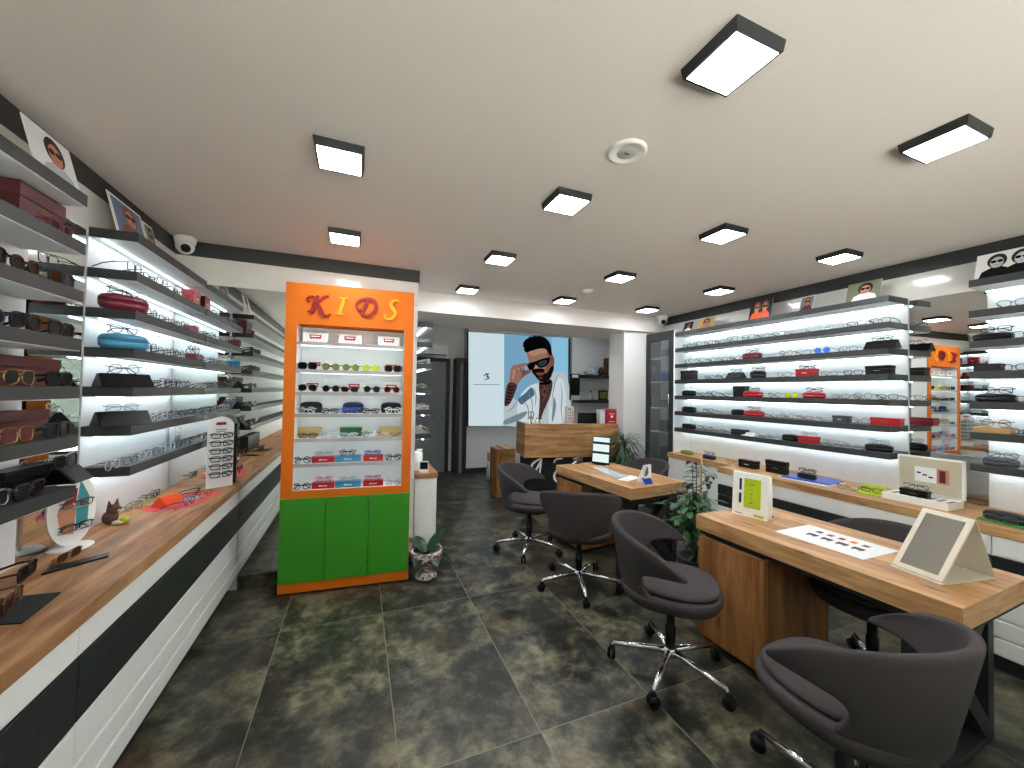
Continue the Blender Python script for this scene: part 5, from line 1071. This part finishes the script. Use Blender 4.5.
#%%CARDS
# ================================================================== photo cards on the top shelves
def portrait(name, A, lb, bg, hairc, skinc, cloth, border=True, two=False, grey=False, lean=0):
    """card through 4 world points (bl, br, tr, tl); painted as flat shapes on its face"""
    bl, br, tr, tl = [Vector(a_) for a_ in A]; ux = br-bl; uz = tl-bl; n = ux.cross(uz).normalized(); 
    o = empty(name, bl); tag(o, lb, 'picture', 'photo cards on the top shelves'); q = MB(); q.add([Vector((0, 0, 0)), ux, ux+uz, uz, -n*.004, ux-n*.004, ux+uz-n*.004, uz-n*.004], [(0, 1, 2, 3), (7, 6, 5, 4), (4, 5, 1, 0), (5, 6, 2, 1), (6, 7, 3, 2), (7, 4, 0, 3)], M['paper']); q.build('card', o)
    q = MB()
    def poly(pts, m, l): q.add([ux*a_+uz*b_+n*(.0006+.0004*l) for a_, b_ in pts], [list(range(len(pts)))], M[m])
    def ell(cx, cy, rx, ry, m, l): poly([(cx+rx*math.cos(2*PI*k/18), cy+ry*math.sin(2*PI*k/18)) for k in range(18)], m, l)
    b = .06 if border else 0
    poly([(b, b), (1-b, b), (1-b, 1-b), (b, 1-b)], bg, 0)
    for k, cx in enumerate((.33, .7) if two else (.55,)):
        s = .7 if two else 1
        poly([(max(b, cx-.4*s), b), (min(1-b, cx+.4*s), b), (min(1-b, cx+.3*s), .3), (cx+.12*s, .42), (cx-.12*s, .42), (max(b, cx-.32*s), .3)], cloth, 1+k*4)
        ell(cx, .66, .22*s, .27, hairc, 2+k*4); ell(cx, .6, .15*s, .21, skinc, 3+k*4); poly([(cx-.08*s, .4), (cx+.08*s, .4), (cx+.06*s, .5), (cx-.06*s, .5)], skinc, 2.5+k*4)
        ell(cx-.075*s, .64, .065*s, .055, 'slens', 4+k*4); ell(cx+.075*s, .64, .065*s, .055, 'slens', 4+k*4); poly([(cx-.03*s, .64), (cx+.03*s, .64), (cx+.03*s, .66), (cx-.03*s, .66)], 'slens', 4.5+k*4); poly([(cx-.04*s, .5), (cx+.04*s, .5), (cx, .52)], 'dred' if not grey else 'hair', 4.5+k*4)
    q.build('print', o); return o
def lcard(px0, px1, h, X, lb, **k):
    z = ZS[0]; y0, y1 = yat(px0, X, z), yat(px1, X, z); portrait('photo_card', [(X, y0, z), (X, y1, z), (X-.05, y1, z+h), (X-.05, y0, z+h)], lb, **k)
def rcard(px0, px1, h, X, lb, **k):
    z = ZS[0]; y0, y1 = yat(px0, X, z), yat(px1, X, z); portrait('photo_card', [(X, y0, z), (X, y1, z), (X+.05, y1, z+h), (X+.05, y0, z+h)], lb, **k)
M['bluegrey'] = mat('blue_grey_print', (96, 118, 150), .6); M['olive'] = mat('olive_grey_print', (122, 122, 100), .6)
lcard(38, 83, .2, -1.08, 'white photo card of person in light clothes on near left shelf', bg='paper', hairc='hair', skinc='skin', cloth='clearf')
lcard(118, 150, .2, -1.12, 'photo card of red-haired woman in sunglasses, far left shelf', bg='bluegrey', hairc='skind', skinc='skin', cloth='skind')
lcard(152, 161, .2, -1.14, 'dark photo card right of red-haired portrait, far left shelf', bg='olive', hairc='hair', skinc='skin', cloth='black')
rcard(682, 691, .13, 3.70, 'smallest dark photo card at far end of top right shelf', bg='hair', hairc='black', skinc='skin', cloth='paper', border=False)
rcard(696, 712, .14, 3.70, 'second photo card from far end, orange tinted face', bg='tan', hairc='hair', skinc='skin', cloth='skin', border=False)
rcard(748, 770, .21, 3.70, 'photo card of orange lit couple in middle of top right shelf', bg='hair', hairc='skind', skinc='skin', cloth='orangep', border=False, two=True)
rcard(798, 812, .15, 3.70, 'narrow grey photo card of woman on top right shelf', bg='grey', hairc='skind', skinc='skin', cloth='brown')
rcard(845, 879, .165, 3.68, 'wide olive photo card at near end of long top right shelf', bg='olive', hairc='hair', skinc='skin', cloth='paper', border=False)
rcard(974, 1042, .17, 3.66, 'black and white photo card of couple on near right shelf', bg='paper', hairc='hair', skinc='clearf', cloth='black', border=False, two=True, grey=True)

#%%PLANTS
# ================================================================== plants
def blade(mb, base, d, L, w, droop, m, n=6, up=.6):
    """arching leaf blade"""
    d = Vector(d).normalized(); side = d.cross(Vector((0, 0, 1))).normalized(); vs = []; p = Vector(base); v = (d+Vector((0, 0, up))).normalized()
    for i in range(n+1):
        t = i/n; ww = w*(.25+1.6*t*(1-t)+.35*(1-t)) if t < .98 else w*.06
        vs += [p-side*ww/2, p+Vector((0, 0, -.12*ww)), p+side*ww/2]
        v = (v+Vector((0, 0, -droop/n))).normalized(); p = p+v*(L/n)
    fs = []
    for i in range(n):
        for j in (0, 1): fs.append((3*i+j, 3*i+j+1, 3*i+j+4, 3*i+j+3))
    mb.add(vs, fs, m, True)
rng = random.Random(11)
# palm behind the far desk
o = empty('potted_palm', (3.02, 3.86, 0)); tag(o, 'dark green spiky palm in pot between reception and glass cupboard', 'plant')
MB().lathe([(.10, 0), (.11, .02), (.14, .26), (.15, .28), (.13, .28), (.12, .24), (.001, .24)], M['anthd'], n=24).build('pot', o)
for k, (dx, dy, h) in enumerate(((0, 0, .92), (.12, .03, .72), (-.1, -.02, .66))):
    q = MB(); q.tube([(dx*.4, dy*.4, .22), (dx*.8, dy*.8, h*.6), (dx, dy, h)], [.016, .013, .011], M['soil'], 8); q.build('trunk', o)
    q = MB()
    for i in range(95):
        a = rng.uniform(0, 2*PI); el = rng.uniform(-.2, 1.6); blade(q, (dx, dy, h-.02+rng.uniform(-.08, .03)), (math.cos(a), math.sin(a), 0), rng.uniform(.26, .44), .018, rng.uniform(1.0, 2.3), M['leafd' if i % 3 else 'leaf'], 6, el)
    q.build('foliage', o)
# climbing ficus with cane
cz = onz(688, 530, .62); o = empty('potted_ficus', (2.42, 2.22, 0)); tag(o, 'leafy green pot plant with bamboo cane between the two desks', 'plant')
MB().lathe([(.09, 0), (.10, .02), (.13, .25), (.14, .27), (.12, .27), (.11, .23), (.001, .23)], M['anthd'], n=24).build('pot', o)
q = MB(); q.tube([(.03, 0, .2), (.045, 0, .6), (.055, 0, 1.04)], .007, M['bamboo'], 8); q.build('cane', o)
q = MB(); lf = MB()
for i in range(9):
    a = rng.uniform(0, 2*PI); r_ = rng.uniform(.03, .15); h = rng.uniform(.45, .98) if i > 1 else 1.0
    pts = [(0.02*math.cos(a), .02*math.sin(a), .2), (r_*.6*math.cos(a), r_*.6*math.sin(a), h*.6), (r_*math.cos(a), r_*math.sin(a), h)]; q.tube(pts, [.006, .004, .002], M['leafd'], 6)
    for j in range(22):
        t = rng.uniform(.35, 1); p = Vector(pts[1]).lerp(Vector(pts[2]), (t-.35)/.65) if t > .35 else Vector(pts[1]); b_ = rng.uniform(0, 2*PI)
        blade(lf, p, (math.cos(b_), math.sin(b_), 0), rng.uniform(.06, .1), .04, rng.uniform(.8, 1.8), M['leaf' if j % 2 else 'leafd'], 4, rng.uniform(.0, .7))
for j in range(110):
    a = rng.uniform(0, 2*PI); r_ = rng.uniform(.03, .17); blade(lf, (r_*math.cos(a)-.07, r_*math.sin(a), rng.uniform(.5, .74)), (math.cos(a), math.sin(a), 0), rng.uniform(.07, .11), .05, rng.uniform(.8, 1.6), M['leaf' if j % 3 else 'leafd'], 4, .4)
q.build('stems', o); lf.build('foliage', o)
# pot plant by the kids cabinet
def mosaic():
    m = bpy.data.materials.new('mosaic_pot'); m.use_nodes = True; nt = m.node_tree; b = nt.nodes['Principled BSDF']; t = nt.nodes.new('ShaderNodeTexCoord'); v = nt.nodes.new('ShaderNodeTexVoronoi'); v.inputs['Scale'].default_value = 60
    r_ = nt.nodes.new('ShaderNodeValToRGB'); r_.color_ramp.interpolation = 'CONSTANT'; e = r_.color_ramp.elements; e[0].color = lin((206, 196, 192)); e[1].position = .35; e[1].color = lin((150, 110, 112)); x = e.new(.6); x.color = lin((226, 222, 218)); x = e.new(.8); x.color = lin((108, 84, 88))
    sp_ = nt.nodes.new('ShaderNodeSeparateColor'); nt.links.new(t.outputs['Object'], v.inputs['Vector']); nt.links.new(v.outputs['Color'], sp_.inputs[0]); nt.links.new(sp_.outputs[0], r_.inputs[0]); nt.links.new(r_.outputs[0], b.inputs['Base Color']); b.inputs['Roughness'].default_value = .3; return m
MATS['mosaic'] = M['mosaic'] = mosaic()
o = empty('potted_plant', (.545, 3.16, 0)); tag(o, 'broad-leaved plant in a pink mosaic footed pot beside orange cabinet', 'plant')
MB().lathe([(.085, 0), (.088, .012), (.06, .035), (.04, .06), (.042, .075), (.085, .1), (.118, .14), (.128, .19), (.126, .222), (.112, .222), (.105, .19), (.001, .185)], M['mosaic'], n=36).build('pot', o)
q = MB()
for i, (a, L, up, w_) in enumerate(((.6, .25, 1.6, .11), (1.9, .2, 1.2, .09), (3.1, .2, .7, .1), (-.35, .24, .35, .11), (-1.2, .17, .5, .1), (-2.2, .18, .6, .1), (4.4, .15, 1.3, .08), (.1, .22, .9, .09), (2.6, .23, 1.4, .09))):
    blade(q, (.02*math.cos(a), .02*math.sin(a), .19), (math.cos(a), math.sin(a), 0), L, w_, 1.0 if up > 1 else 1.6, M['leafd'], 8, up)
q.build('leaves', o)
